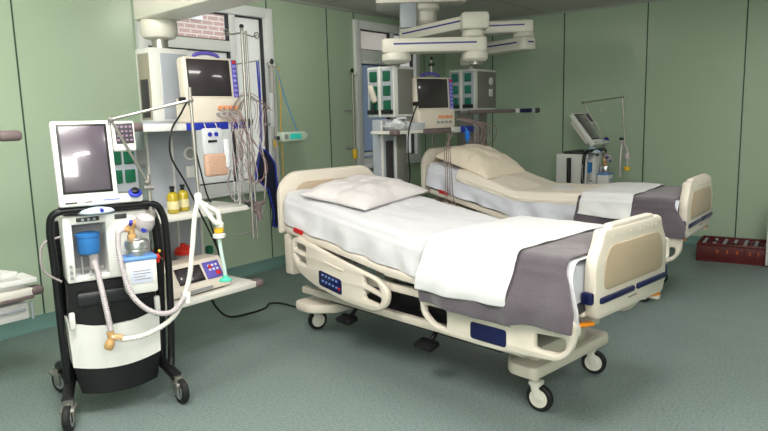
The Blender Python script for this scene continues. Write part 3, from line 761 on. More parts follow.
V1 = (1.81,3.43,0); VA = R(-20)
vent1, _ = make_ventilator('white and black ventilator on casters with a large screen, standing left of the foreground bed', V1, VA)
def VW(x,y,z):
    return (V1[0]+x*cos(VA)-y*sin(VA), V1[1]+x*sin(VA)+y*cos(VA), z)
# breathing circuit of the front ventilator
bc = thing('breathing_circuit', 'white corrugated breathing hoses looping in front of the foreground ventilator', 'hose', VW(.43,-.41,0), VA)
def L(x,y,z): return (x-.43, y+.41, z)
def hose(pts, r, mm, name='hose', par=bc, n=10):
    return MB().tube([L(*p) for p in pts], r, n, 22, .09).build(name, mm, par)
hose([(.425,-.42,1.135),(.40,-.43,1.05),(.375,-.43,.88),(.34,-.43,.70),(.26,-.43,.545),(.13,-.42,.47),(.01,-.40,.455),(-.05,-.38,.475)], .0135, HOSEW)
hose([(-.075,-.18,.84),(-.073,-.24,.80),(-.065,-.30,.70),(-.055,-.34,.58),(-.05,-.37,.50)], .0145, HOSEC)
hose([(.06,-.30,1.01),(.03,-.35,1.0),(.02,-.38,.92),(.03,-.40,.80),(.06,-.42,.68),(.14,-.44,.59),(.24,-.45,.57),(.32,-.44,.64)], .0135, HOSEC)
MB().cyl(L(-.055,-.37,.50),L(-.05,-.375,.455),.018).cyl(L(-.05,-.375,.472),L(.0,-.395,.462),.018).lathe(L(-.075,-.39,.415),[(.018,0),(.024,.01),(.024,.035),(.016,.05)],16,(.4,0,1)).build('tan_connector', BRASS, bc)
MB().cyl(L(.335,-.43,.66),L(.33,-.44,.60),.017).build('tee_connector', HOSEW, bc)
hose([(.43,-.42,1.15),(.45,-.44,1.10),(.49,-.46,1.03),(.51,-.46,1.01)], .013, HOSEW)
hose([(.44,-.41,1.13),(.48,-.40,1.10),(.53,-.41,1.06),(.535,-.42,.99)], .014, HOSEW)
MB().lathe(L(.43,-.415,1.12),[(.016,0),(.02,.01),(.02,.05),(.014,.06)],16).lathe(L(.53,-.43,.985),[(.022,0),(.024,.02),(.016,.03)],16).each('y_connector', HOSEW, bc)
MB().lathe(L(.525,-.43,.955),[(.018,0),(.026,.006),(.026,.026),(.018,.03)],16).build('yellow_collar', YELL, bc)
MB().lathe(L(.525,-.43,.925),[(.02,0),(.034,.006),(.034,.024),(.02,.03)],18).build('filter_disc', WHITE, bc)
MB().tube([L(.525,-.43,.925),L(.53,-.43,.85),L(.545,-.42,.76),L(.55,-.41,.71)],.010,10,5).build('inlet_tube', mat('pale_aqua_tube',(205,226,222),.3), bc)
MB().lathe(L(.551,-.41,.682),[(.036,0),(.036,.006),(.014,.02),(.011,.035)],18).build('aqua_cap', mat('aqua_plastic',(80,190,165),.35), bc)

# red and yellow clip hanging on the ventilator
cl = thing('alarm_connector', 'small red and yellow plastic connector hanging at the right side of the foreground ventilator', 'connector', VW(.235,-.235,.80), VA)
MB().sph((0,0,.03),.016,(1,1,1.2)).cyl((0,0,.0),(.01,-.005,.03),.010).build('red_cap', RED, cl)
MB().sph((.012,-.01,.062),.009).cyl((-.02,-.01,.0),(-.015,-.01,.03),.008).build('yellow_cap', YELL, cl)
MB().tube([(-.01,.0,.03),(-.03,.0,.08),(-.02,.005,.13)],.003,6,5).sph((.024,-.006,.012),.012).build('black_lead', BLACK, cl)

# rear ventilator by the right wall
vent2, _ = make_ventilator('ventilator with a steeply tilted screen, behind the rear bed by the right wall', (7.20,2.86,0), R(-4), tilt=R(-38), mdy=.06, arm_pts=((.215,-.24,1.09),(.215,-.235,1.24),(.08,-.02,1.655),(.02,-.50,1.70),(.02,-.54,1.22)))

# ================================================================== CEILING PENDANTS
def slab_arm(root, p0, p1, z0, z1, w, stripe=True, name='pendant_arm'):
    p0 = Vector(p0); p1 = Vector(p1); d = (p1-p0); L_ = d.length; a = math.atan2(d.y,d.x)
    M = Matrix.Translation((p0.x,p0.y,0)) @ Matrix.Rotation(a,4,'Z')
    e = w*.5
    op = rpoly([(-e,-w/2),(L_+e,-w/2),(L_+e,w/2),(-e,w/2)], w*.3, 6)
    o = MB(M).slab(op, [], z1-z0, .02, M_xy((z0+z1)/2)).build(name, OFFW, root)
    if stripe:
        MB(M).box((L_/2,-w/2-.0005,z0+(z1-z0)*.6),(L_*1.0,.006,.014)).box((L_/2,w/2+.0005,z0+(z1-z0)*.6),(L_*1.0,.006,.014)).box((-e+.0005,0,z0+(z1-z0)*.6),(.006,w*.4,.014)).build('blue_stripe', mat('arm_stripe',(40,36,130),.4), o)
    return o
def drum(root, x, y, z0, z1, r, name='pivot_drum'):
    h = z1-z0
    return MB().lathe((x,y,z0),[(r*.55,0),(r*.85,h*.08),(r,h*.3),(r,h*.75),(r*.9,h)],32).build(name, OFFW, root)

# ---- pendant 1
P1 = thing('ceiling_pendant', 'equipment pendant with three shelves, hanging from the ceiling left of the foreground bed', 'medical pendant')
slab_arm(P1, (2.71,4.10), (2.60,2.95), 2.255, 2.50, .27)
MB().lathe((2.60,2.95,2.50),[(.12,0),(.13,.05),(.13,.18),(.22,.2),(.25,.29),(.25,.30)],32).build('ceiling_hub', OFFW, P1)
drum(P1, 2.71,4.10, 2.125,2.27,.125)
MB().cyl((2.71,4.10,2.04),(2.71,4.10,2.15),.055,n=24).each('neck', STEEL, P1)
m = MB(); m.box((2.72,4.10,1.81),(.30,.19,.50),bev=.008); uc = m.build('upper_column', WHITE, P1)
MB().box((2.745,4.003,1.80),(.21,.006,.45),bev=.002).build('grey_face', GREYB, uc)
MB().box((2.569,4.10,1.80),(.006,.13,.45),bev=.002).build('side_face', mat('taupe_face',(150,146,132),.5), uc)
MB().box((2.565,4.10,1.72),(.006,.09,.26),bev=.002).build('dark_side_panel', DGREY, uc)
m = MB(); m.box((2.66,4.05,.98),(.40,.14,1.16),bev=.008); lc = m.build('lower_column', GREYB, P1)
m = MB(); m.box((2.465,3.975,.98),(.016,.02,1.12),bev=.004).box((2.855,3.975,.98),(.016,.02,1.12),bev=.004).box((2.66,3.975,.98),(.014,.014,1.12),bev=.003); m.each('column_rib', WHITE, lc)
MB().cyl((2.80,3.985,1.33),(2.80,3.968,1.33),.048,n=28,bev=.004).box((2.80,3.972,1.20),(.085,.02,.085),bev=.008).build('wall_socket', WHITE, lc)
MB().cyl((2.80,3.972,1.33),(2.80,3.962,1.33),.034,n=24).build('socket_face', GREYP, lc)
m = MB()
for i in range(3):
    for k in range(2): m.box((2.47-.022,4.03+k*.06,1.47-i*.10),(.014,.05,.075),bev=.006)
m.bm.free()
m = MB()
for i in range(3): m.box((2.53,3.974,1.42-i*.10),(.07,.016,.08),bev=.008)
m.bm.free()
sk = MB().box((2.22,3.95,1.33),(.20,.18,.42),bev=.008).build('socket_module', GREYB, P1)
m = MB()
for i in range(3): m.box((2.17,3.856,1.46-i*.12),(.07,.014,.085),bev=.006).box((2.26,3.856,1.46-i*.12),(.07,.014,.085),bev=.006)
m.each('green_socket', GREENS, sk)
MB().box((2.37,3.98,1.33),(.14,.08,.10),bev=.005).build('module_bracket', GREYP, P1)
# shelves
def shelf(root, x0, x1, y0, y1, z, m_=SHELF, right_b=True, left_b=True, t=.035, name='shelf'):
    s = MB().box(((x0+x1)/2,(y0+y1)/2,z-t/2),(x1-x0,y1-y0,t),bev=.006).build(name, m_, root)
    bm_ = MB()
    if right_b: bm_.box((x1+.012,y0+.03,z-t/2),(.075,.085,.055),bev=.022,seg=3)
    if left_b: bm_.box((x0-.012,y0+.03,z-t/2),(.075,.085,.055),bev=.022,seg=3)
    if right_b or left_b: bm_.each('corner_bumper', MAUVE, s)
    return s
ts = shelf(P1, 2.20,3.02,3.60,3.99,1.545,t=.03)
m = MB(); m.box((2.60,3.565,1.522),(.80,.02,.045),bev=.005); m.build('equipment_rail', WHITE, ts)
MB().box((2.66,3.562,1.523),(.33,.026,.047),bev=.004).box((2.93,3.562,1.523),(.16,.026,.047),bev=.004).build('blue_rail_cover', BLUE, ts)
shelf(P1, 2.12,3.00,3.56,3.99,.965)
shelf(P1, 2.08,2.93,3.46,3.99,.435,t=.04)

# ---- pendant at the far left edge
P0 = thing('ceiling_pendant', 'pendant shelf unit with a drawer, cut off by the left edge of the photo', 'medical pendant')
s0 = shelf(P0, 1.02,1.69,4.05,4.45,.585,left_b=False,t=.045)
MB().box((1.34,4.035,.535),(.66,.02,.018),bev=.004).build('dark_strip', MAUVE, s0)
dr = MB().box((1.33,4.27,.445),(.64,.38,.10),bev=.008).build('drawer', WHITE, P0)
MB().box((1.33,4.07,.46),(.60,.02,.014),bev=.004).box((1.665,4.07,.445),(.012,.02,.11),bev=.003).build('drawer_lip', GREYB, dr)
MB().box((1.25,4.07,1.50),(.70,.03,.05),bev=.006).build('equipment_rail', WHITE, P0)
MB().box((1.645,4.07,1.50),(.13,.075,.062),bev=.024,seg=3).build('rail_bumper', MAUVE, P0)
MB().box((1.06,4.36,1.3),(.22,.20,1.85),bev=.01).build('column', GREYB, P0)
MB().cyl((1.06,4.36,2.2),(1.06,4.36,2.80),.06,n=24).each('neck', STEEL, P0)
MB().box((1.06,4.22,1.50),(.10,.30,.04),bev=.006).build('rail_bracket', GREYP, P0)
for i,(x,y,a,z) in enumerate(((1.44,4.20,.10,.5865),(1.50,4.17,-.05,.6165),(1.42,4.24,.25,.6465))):
    o = MB().box((0,0,.014),(.42,.22,.028),bev=.004).build('paper_stack', PAPER, None, False)
    # lifted corner
    for q in o.data.vertices: q.co.z += .0
    place(o,(x,y,z),a)
    tag(o, ['stack of printed paper lying lowest on the left edge shelf','stack of printed paper in the middle of the pile on the left edge shelf','stack of printed paper lying on top of the pile on the left edge shelf'][i], 'paper', 'papers on the left shelf')
    for k in range(4): MB().box((-.02,-.08+.02*k,.0283),(.30,.006,.0006)).build('print_line', TEXTG, o, False)

# ---- pendant 2
P2 = thing('ceiling_pendant', 'double armed ceiling pendant with two socket columns above the rear bed', 'medical pendant')
cx, cy = 5.81, 4.02
ca_ = math.atan2(-.784,.62)
Mh = Matrix.Translation((cx,cy,0)) @ Matrix.Rotation(ca_,4,'Z')
MB(Mh).box((-.02,0,2.745),(.92,.52,.11),bev=.01).build('ceiling_plate', OFFW, P2)
MB(Mh).box((-.15,-.10,2.58),(.17,.20,.26),bev=.012).build('mount_block', GREYB, P2)
MB(Mh).box((-.02,-.262,2.745),(.04,.006,.07)).build('emblem', NAVY, P2)
MB().lathe((cx+.02,cy-.02,2.50),[(.10,0),(.13,.03),(.13,.12),(.17,.15),(.17,.2)],28).build('ceiling_hub', OFFW, P2)
MB(Mh).cyl((-.13,-.06,2.43),(-.13,-.06,2.46),.11,n=28).build('ceiling_hub', OFFW, P2)
hx, hy = (Mh @ Vector((-.13,-.06,0))).xy
# arm A
slab_arm(P2, (hx,hy), (5.33,3.12), 2.33, 2.45, .19)
MB().box((5.33,3.11,2.39),(.25,.25,.155),rot=(0,0,ca_),bev=.03).build('elbow_housing', OFFW, P2)
drum(P2, 5.33,3.12, 2.24,2.32,.10)
slab_arm(P2, (5.36,3.12), (4.88,3.70), 2.125, 2.255, .21)
drum(P2, 4.90,3.68, 2.035,2.13,.135)
drum(P2, 5.36,3.12, 2.035,2.13,.12,'lower_drum')
MB().cyl((5.36,3.12,2.01),(5.36,3.12,2.07),.05,n=20).cyl((4.96,3.76,2.0),(4.94,3.72,2.06),.05,n=20).each('neck', STEEL, P2)
# arm B
slab_arm(P2, (cx+.02,cy-.02), (6.36,3.12), 2.375, 2.50, .20)
drum(P2, 6.36,3.12, 2.32,2.385,.11)
slab_arm(P2, (6.36,3.12), (6.62,3.88), 2.20, 2.33, .20)
drum(P2, 6.62,3.90, 2.10,2.21,.13)
MB().cyl((6.62,3.90,2.04),(6.62,3.90,2.12),.05,n=20).each('neck', STEEL, P2)
# column 1
def socket_column(root, x0, x1, y0, y1, z0, z1, cols, mm_face, sockmat):
    c = MB().box(((x0+x1)/2,(y0+y1)/2,(z0+z1)/2),(x1-x0,y1-y0,z1-z0),bev=.01).build('socket_column', WHITE, root)
    MB().box(((x0+x1)/2+.02,y0-.002,(z0+z1)/2),(x1-x0-.07,.006,z1-z0-.05),bev=.002).build('grey_face', mm_face, c)
    MB().box((x0-.002,(y0+y1)/2,(z0+z1)/2),(.006,y1-y0-.03,z1-z0-.04),bev=.002).build('side_face', GREYB, c)
    m = MB(); m.box((x0-.012,(y0+y1)/2,(z0+z1)/2),(.02,.035,z1-z0),bev=.004); m.build('white_post', WHITE, c)
    n = 3
    for k in range(2):
        yy = y0+(y1-y0)*(.25 if k==0 else .75)
        m = MB()
        for i in range(n): m.box((x0-.010,yy,z1-.09-i*.135),(.018,.085,.095),bev=.008)
        m.each('green_socket', sockmat, c)
    m = MB(); m.box((x0-.014,y0+(y1-y0)*.25,z0+.05),(.022,.13,.04),bev=.006).box((x0-.014,y0+(y1-y0)*.78,z0+.05),(.022,.13,.04),bev=.006)
    m.each('black_plug', BLACK, c)
    return c
c1 = socket_column(P2, 4.88,5.20,3.70,4.02,1.55,2.02, 2, GREYD, GREENS)
c2 = socket_column(P2, 6.44,6.93,3.75,4.09,1.60,2.06, 2, GREYD, mat('teal_socket',(20,110,96),.4))
MB().cyl((6.79,3.749,1.93),(6.79,3.735,1.93),.045,n=24,bev=.004).box((6.79,3.742,1.80),(.085,.014,.085),bev=.008).build('wall_socket', WHITE, c2)
m = MB(); m.box((4.98,3.84,1.03),(.42,.10,1.0),bev=.01); l1 = m.build('lower_column', GREYB, P2)
MB().box((5.09,3.787,1.0),(.17,.006,.9),bev=.002).build('grey_face', GREYD, l1)
MB().box((4.90,3.787,1.12),(.11,.01,.42),bev=.004).build('vent_slot', DGREY, l1)
m = MB(); m.box((4.79,3.785,1.03),(.025,.02,.98),bev=.004).box((4.99,3.785,1.03),(.022,.02,.98),bev=.004); m.each('column_rib', WHITE, l1)
m = MB(); m.box((6.68,3.93,1.34),(.36,.2,.54),bev=.01); l2 = m.build('lower_column', GREYD, P2)
MB().box((6.60,3.828,1.34),(.10,.01,.5),bev=.003).build('pale_face', GREYB, l2)
s1 = shelf(P2, 4.66,5.95,3.50,3.82,1.425,m_=SHELF,t=.03,right_b=False)
MB().box((5.32,3.475,1.41),(.58,.022,.05),bev=.006).build('mauve_rail_cover', MAUVE, s1)
MB().box((5.57,3.470,1.41),(.17,.026,.055),bev=.005).build('white_rail_cover', WHITE, s1)
MB().box((5.80,3.466,1.41),(.26,.03,.06),bev=.005).build('blue_rail_cover', BLUE, s1)
rl = MB().box((0,0,0),(.60,.03,.04),bev=.008).build('equipment_rail', MAUVE, P2)
ra = math.atan2(3.27-3.66,6.97-6.33); rl.location = (6.50,3.56,1.585); rl.rotation_euler = (0,0,ra)
MB().box((.31,0,0),(.05,.036,.046),bev=.006).build('white_rail_cover', WHITE, rl)
MB().box((.43,0,0),(.14,.036,.046),bev=.006).build('navy_rail_cover', NAVY, rl)
MB().box((.525,0,0),(.04,.034,.044),bev=.006).build('grey_rail_cover', GREYB, rl)
MB().box((.58,0,0),(.06,.05,.06),bev=.02).build('rail_bumper', DGREY, rl)
MB().box((-.28,.10,0),(.04,.20,.03),bev=.006).build('rail_bracket', GREYP, rl)

# ================================================================== MONITORS
def make_monitor(label, loc, rz):
    t = thing('patient_monitor', label, 'monitor', loc, rz)
    MB().box((0,0,.085),(.40,.20,.17),bev=.02,seg=3).build('module_base', CREAM, t)
    sc = Matrix.Translation((0,-.02,.28)) @ Matrix.Rotation(R(-4),4,'X')
    hd = MB(sc).box((0,0,0),(.42,.10,.31),bev=.025,seg=3).box((0,.07,-.01),(.34,.10,.24),bev=.03).build('screen_housing', CREAM, t)
    MB(sc).box((-.025,-.0495,.015),(.325,.006,.245),bev=.003).build('bezel', mat('monitor_bezel',(40,36,42),.4), hd)
    MB(sc).box((-.025,-.0525,.015),(.305,.004,.225),bev=.001).build('screen', SCREEN, hd)
    MB(sc).box((.175,-.0495,.01),(.042,.006,.26),bev=.004).build('keypad', VIOLET, hd)
    m = MB(sc)
    for i in range(7): m.box((.175,-.054,-.10+i*.033),(.026,.005,.018),bev=.002)
    m.each('key', mat('lilac_key',(150,150,215),.4), hd)
    MB(sc).box((.175,-.0545,.125),(.028,.005,.02),bev=.002).build('red_key', RED, hd)
    MB(sc).box((.0,-.0505,-.135),(.07,.003,.007)).build('print_line', TEXTG, hd)
    MB().tube([(-.10,-.0,.425),(-.08,-.0,.455),(0,0,.468),(.08,0,.455),(.10,0,.425)],.013,10,5).build('carry_handle', VIOLET, hd)
    m = MB()
    for i in range(4): m.cyl((.02+i*.04,-.098,.10),(.02+i*.04,-.118,.10),.013,n=14)
    m.each('lead_port', mat('peach_port',(226,150,110),.45), t)
    m = MB()
    for i in range(4): m.cyl((.0+i*.045,-.098,.055),(.0+i*.045,-.115,.055),.012,n=14)
    m.each('lead_port', GREYP, t)
    return t
mon1 = make_monitor('cream patient monitor with a dark screen on the top shelf of the left pendant', (2.82,3.74,1.545), R(-6))
mon2 = make_monitor('cream patient monitor with a dark screen on the pendant shelf beside the rear bed', (5.42,3.66,1.425), R(-14))
mon2.scale = (1.22,1.0,1.15)

# ================================================================== DEFIBRILLATOR and shelf items
df = thing('bedside_recorder', 'compact cream monitor with small screen and violet keypad on the lowest pendant shelf', 'medical device', (2.50,3.64,.435), R(2))
m = MB(); m.poly([(-.14,.0),(.14,.0),(.14,.13),(.03,.19),(-.14,.15)][0:0] or rpoly([(-.135,.012),(.14,.012),(.14,.20),(-.03,.205),(-.125,.055)],.015,3), .45, M_yz(0), bev=0.); bo = m.build('housing', CREAM, df)
# sloped front face elements (front is -y)
fa = math.atan2(.09,.11)
Mf = Matrix.Translation((0,-.080,.131)) @ Matrix.Rotation(R(57.5),4,'X')
MB(Mf).box((-.06,0,.002),(.20,.115,.010),bev=.004).build('bezel', BLACK, bo)
MB(Mf).box((-.06,0,.008),(.165,.088,.003),bev=.001).build('screen', SCREEN, bo)
MB(Mf).box((.125,0,.004),(.13,.12,.008),bev=.003).build('keypad', VIOLET, bo)
MB(Mf).box((.155,-.03,.009),(.035,.03,.006),bev=.003).cyl((.105,.02,.005),(.105,.02,.014),.013).each('red_key', RED, bo)
m = MB(Mf)
for i in range(3):
    for k in range(2): m.box((.10+i*.03,.03-k*.03,.009),(.018,.015,.004),bev=.002)
m.each('key', mat('white_key',(225,225,235),.4), bo)
MB().box((-.05,-.137,.032),(.25,.008,.022),bev=.003).build('slot_strip', GREYP, bo)
MB().box((0,0,.006),(.38,.22,.012),bev=.004).build('base_plate', DGREY, df)

for i,(x,y,h) in enumerate(((2.40,3.86,.0),(2.62,3.87,.0))):
    t = thing('suction_canister_lid', ['red capped suction jar behind the small monitor, the left of two','red capped suction jar behind the small monitor, the right of two'][i], 'jar', (x,y,.435), 0, 'red capped jars on the lowest shelf')
    MB().lathe((0,0,0),[(.05,0),(.055,.01),(.055,.20),(.05,.205)],22).build('jar', HOSEC, t)
    MB().lathe((0,0,.206),[(.062,0),(.062,.03),(.045,.05),(.02,.055),(.02,.075)],22).box((.035,-.01,.25),(.05,.03,.03),bev=.008).build('red_lid', RED, t)
gk = thing('green_connector', 'dark green hose connector standing at the right end of the lowest pendant shelf', 'connector', (2.83,3.86,.435))
MB().cyl((0,0,0),(0,0,.17),.012).lathe((0,0,.17),[(.02,0),(.028,.01),(.028,.05),(.015,.06)],16).build('connector_body', GREENS, gk)

def med_bottle(label, loc):
    t = thing('medicine_bottle', label, 'bottle', loc, 0, 'bottles of yellow liquid on the middle shelf')
    MB().lathe((0,0,.004),[(.038,0),(.041,.006),(.041,.115),(.032,.135),(.015,.145)],22).build('bottle_body', OIL, t)
    MB().lathe((0,0,.148),[(.015,0),(.015,.02),(.019,.022),(.019,.04)],16).build('bottle_cap', BLACK, t)
    MB().lathe((0,0,.03),[(.0418,0),(.0422,.001),(.0422,.055),(.0418,.056)],22).build('paper_label', mat('cream_label',(214,204,160),.6), t)
    t.scale = (.9,.9,.95)
    return t
med_bottle('bottle of yellow liquid on the middle pendant shelf, the left one', (2.44,3.68,.965))
med_bottle('bottle of yellow liquid on the middle pendant shelf, the right one', (2.545,3.72,.965))

# drip set: transducer board with bag hanging on the top rail
td = thing('infusion_transducer', 'white plastic bag and transducer panel hanging from the blue rail of the left pendant', 'medical bag', (2.68,3.52,1.20))
MB().box((-.02,0,.225),(.15,.03,.17),bev=.012).build('panel', mat('pale_panel',(206,208,214),.35), td)
m = MB(); m.cyl((-.05,-.016,.27),(-.05,-.026,.27),.014,n=14).cyl((.0,-.016,.27),(.0,-.026,.27),.014,n=14); m.each('blue_dial', BLUE, td)
MB().box((-.03,-.018,.225),(.07,.006,.016),bev=.002).build('black_slot', BLACK, td)
MB().box((0,0,.07),(.18,.04,.15),bev=.018,seg=3).build('bag', BAGR, td)
MB().box((.085,-.01,.14),(.045,.03,.20),bev=.015,seg=3).build('clear_bag', BAG, td)
MB().cyl((-.06,.0,.30),(-.06,.02,.34),.005).cyl((.03,.0,.30),(.03,.02,.34),.005).build('hook', STEEL, td)

# steel IV poles
def iv_pole(label, loc, hgt, hooks=True, r=.013, double=False, cat='pole'):
    t = thing('iv_pole', label, cat, loc)
    m = MB(); m.cyl((0,0,0),(0,0,hgt),r,n=14)
    if double: m.cyl((.035,.0,0),(.035,.0,hgt*.985),r*.75,n=12)
    m.build('pole', STEEL, t)
    MB().sph((0,0,hgt+.005),r*1.4).build('end_cap', BLACK, t)
    if hooks:
        m = MB()
        m.tube([(-.13,0,hgt-.045),(-.09,0,hgt-.055),(0,0,hgt-.04),(.09,0,hgt-.055),(.13,0,hgt-.045)],.005,8,5)
        for sx in (-1,1):
            m.tube([(sx*.13+.02*cos(a),0,hgt-.045+.02*sin(a)+.0) for a in [k*pi/4 for k in range(9)]],.0045,8,3)
        m.build('hook', STEEL, t)
    return t
pp = iv_pole('tall steel drip pole with ring hooks rising behind the left patient monitor', (2.985,3.55,.72), 1.46, True, .011, True)
MB().box((0.01,.02,.82),(.09,.05,.05),bev=.01).box((0.01,.02,.25),(.08,.05,.04),bev=.01).each('clamp', DGREY, pp)

def wall_pole(label, x, y, z0, z1):
    t = thing('wall_drip_pole', label, 'pole', (x,y,z0))
    h = z1-z0
    MB().cyl((0,0,0),(0,0,h),.012,n=14).build('pole', STEEL, t)
    MB().sph((0,0,h),.02,(1,1,1.5)).build('end_cap', BLACK, t)
    for z in (h*.25,h*.62): MB().box((0,(D-y)/2-.002,z),(.03,(D-y)-.004,.025),bev=.006).each('wall_bracket', GREYP, t)
    m = MB(); m.tube([(0,0,h-.05),(-.05,-.01,h-.055),(-.07,-.01,h-.03),(-.055,-.01,h-.01)],.0045,8,5).tube([(0,0,h-.05),(.05,-.01,h-.055),(.07,-.01,h-.03),(.055,-.01,h-.01)],.0045,8,5); m.build('hook', STEEL, t)
    return t
YP = 4.97
kx = YP/4.6
wp1 = wall_pole('slim steel drip pole hung with tubes on the wall above the foreground bed head', 4.54,YP,.50,2.13)
MB().cyl((.0,-.002,.78),(.0,-.002,.86),.026,n=16,bev=.004).build('yellow_collar', YELL, wp1)
wp2 = wall_pole('slim steel drip pole with a yellow collar beside the second window', 5.80,5.0,.92,2.09)
MB().cyl((.0,-.002,.16),(.0,-.002,.27),.030,n=16,bev=.004).build('yellow_collar', YELL, wp2)
# clear and yellow suction tubes on wp1
t = thing('suction_tubing', 'yellow and clear tubing hanging along the wall drip pole', 'tubing', (4.54,YP-.03,.5))
MB().tube([(-.05,-.01,1.57),(-.055,-.02,1.3),(-.035,-.02,.9),(-.04,-.02,.45)],.008,8,6).build('clear_tube', HOSEC, t)
MB().tube([(.045,-.01,1.57),(.05,-.02,1.3),(.035,-.02,.95),(.04,-.02,.4),(.05,-.02,.2)],.007,8,6).build('yellow_tube', mat('amber_tube',(206,170,80),.4), t)
MB().box((-.075,-.02,1.15),(.05,.02,.34),bev=.012).build('clear_sleeve', BAG, t)
MB().tube([(.02,-.02,1.55),(.09,-.03,1.30),(.20,-.04,1.02),(.28,-.05,.85)],.005,8,6).build('blue_line', LTBLUE, t)
# syringe pump
sp = thing('syringe_pump', 'small infusion pump with a teal display clamped to the wall drip pole', 'infusion pump', (4.69,4.90,1.335))
MB().box((0,0,.045),(.33,.12,.10),bev=.02).box((.18,0,.045),(.05,.09,.07),bev=.015).build('pump_body', mat('pale_green_plastic',(206,220,206),.4), sp)
MB().box((.01,-.061,.047),(.16,.004,.055),bev=.001).build('display', TEAL, sp)
MB().box((-.12,-.061,.047),(.05,.004,.05),bev=.001).build('keypad', GREYP, sp)
MB().box((-.165,.02,.035),(.05,.06,.04),bev=.008).build('clamp', DGREY, sp)

# blood pressure cuff
def Yp(px,py,y=4.55): pass
bp = thing('pressure_cuff', 'folded navy blood pressure cuff with blue edging hanging left of the foreground bed head', 'pressure cuff', (3.87,4.45,.58))
cu = rpoly([(.0,.72),(.06,.70),(.155,.58),(.17,.34),(.16,.0),(.10,.0),(.115,.13),(.065,.35),(-.09,.48)], .02, 3)
MB().slab(cu, [], .03, .010, M_xz(0)).build('cuff', NBLUE, bp)
MB().tube([(x,-.018,z) for x,z in cu[::1]]+[(cu[0][0],-.018,cu[0][1])],.008,8,1).build('blue_edging', BLUE, bp)
MB().tube([(.02,0,.71),(.04,0,1.1),(.05,.01,1.50)],.005,8,5).build('hanging_strap', BLUE, bp)
MB().tube([(.02,0.,1.48),(.01,-.02,1.1),(-.02,-.03,.75),(-.10,-.04,.45),(-.15,-.05,.30)],.007,8,6).sph((-.155,-.05,.27),.018,(1.5,1,.8)).build('blue_line', BLUE, bp)
MB().cyl((.04,.0,1.49),(.20,.50,1.50),.006,n=8).build('hook_rod', STEEL, bp)

# ECG leads and cables as individual bundles
def cable(name, label, pts, r, mm, group=None, cat='cable', n=7, sub=7):
    P = Vector(pts[0]); o = MB().tube([Vector(p)-P for p in pts], r, n, sub).build(name, mm)
    o.location = P; tag(o, label, cat, group); return o
random.seed(21)
GR1 = 'tangled leads below the left monitor'
for i in range(13):
    x0 = 2.80+.012*i; z0 = 1.62+random.uniform(-.03,.03); y = 3.60
    dx = random.uniform(-.10,.24); lo = random.uniform(1.02,1.35)
    pts = [(x0,3.655,z0),(x0+.02,3.54,z0-.05),(x0+dx*.5,3.525-.012*(i%3),1.44),(x0+dx,3.52-.01*(i%4),(1.4+lo)/2),(x0+dx*1.1+random.uniform(-.04,.04),3.525,lo),(x0+dx*.6,3.53,lo-.05+random.uniform(0,.04)),(x0+dx*.3,3.535,lo+.12)]
    cable('ecg_lead', 'thin grey or brown lead in the tangle hanging below the left patient monitor', pts, .0029, (LINES,LINEP,LINEP,HOSEC)[i%4], GR1)
for i in range(6):
    x0 = 2.90+.02*i
    pts = [(x0,3.64,1.60),(x0+.03,3.56,1.70+.02*(i%3)),(x0+.12+.02*i,3.55,1.72-.02*i),(x0+.16,3.54,1.62),(x0+.12,3.535,1.52-.03*i)]
    cable('ecg_lead', 'thin grey lead looping up at the right end of the left monitor', pts, .0026, (LINES,LINEP)[i%2], 'leads looping up beside the left monitor')
GR2 = 'leads hanging below the rear monitor'
for i in range(12):
    x0 = 5.62+.018*i
    dx = random.uniform(.0,.38); lo = random.uniform(1.24,1.38)
    pts = [(x0,3.54,1.52),(x0+.03,3.44,1.50),(x0+.06+dx*.4,3.40,1.47),(x0+dx*.9,3.36-.01*(i%4),1.42),(x0+dx,3.36,lo),(x0+dx*.6,3.37,lo-.06),(x0+dx*.2,3.38,lo+.02)]
    cable('ecg_lead', 'thin grey or brown lead in the bundle hanging below the rear patient monitor', pts, .0040, (LINES,LINEP,LINES,LINEP)[i%4], GR2)
for i in range(4):
    x0 = 5.40+.05*i; e = .022*i
    pts = [(x0,3.47,1.40),(5.22+e,3.33,1.36),(5.07+e*.3,3.22+e,1.24),(5.035,3.18+e,1.0),(5.03+.004*i,3.16+e*1.5,.80),(5.035,3.12+e*2,.70+.01*i)]
    cable('ecg_lead', 'thin lead dropping from the rear pendant shelf down the near side of the rear bed', pts, .0042, (LINEP,LINES)[i%2], 'leads dropping beside the rear bed')
cable('power_cable', 'black power cable curving from the left pendant column to the back of the left monitor', [(2.63,3.70,1.66),(2.56,3.62,1.68),(2.46,3.56,1.60),(2.36,3.52,1.50),(2.33,3.50,1.35),(2.40,3.47,1.18),(2.47,3.45,1.0),(2.55,3.43,.8),(2.62,3.45,.66)], .006, BLACK)
MB_ = MB().box((0,0,0),(.06,.035,.03),bev=.008).build('power_plug', BLACK); place(MB_,(2.60,3.715,1.70),0); tag(MB_, 'black plug on the left side of the left patient monitor', 'plug')
cable('power_cable', 'black power cable curving from the rear monitor down the rear pendant column', [(5.10,3.62,1.665),(4.99,3.52,1.66),(4.86,3.47,1.57),(4.74,3.44,1.42),(4.71,3.43,1.25),(4.73,3.43,1.05),(4.71,3.44,.9),(4.70,3.46,.72)], .007, BLACK)
o = MB().box((0,0,0),(.07,.04,.04),bev=.010).build('power_plug', BLACK); place(o,(5.13,3.63,1.67),0); tag(o, 'black plug on the left side of the rear patient monitor', 'plug')
cable('floor_cable', 'black cable trailing across the floor between the left pendant and the foreground bed', [(2.86,3.94,.38),(2.93,4.0,.20),(3.10,4.05,.03),(3.30,4.02,.009),(3.47,4.03,.008),(3.58,4.10,.008),(3.64,4.02,.008),(3.63,3.80,.008),(3.64,3.68,.008),(3.66,3.55,.008)], .008, BLACK)
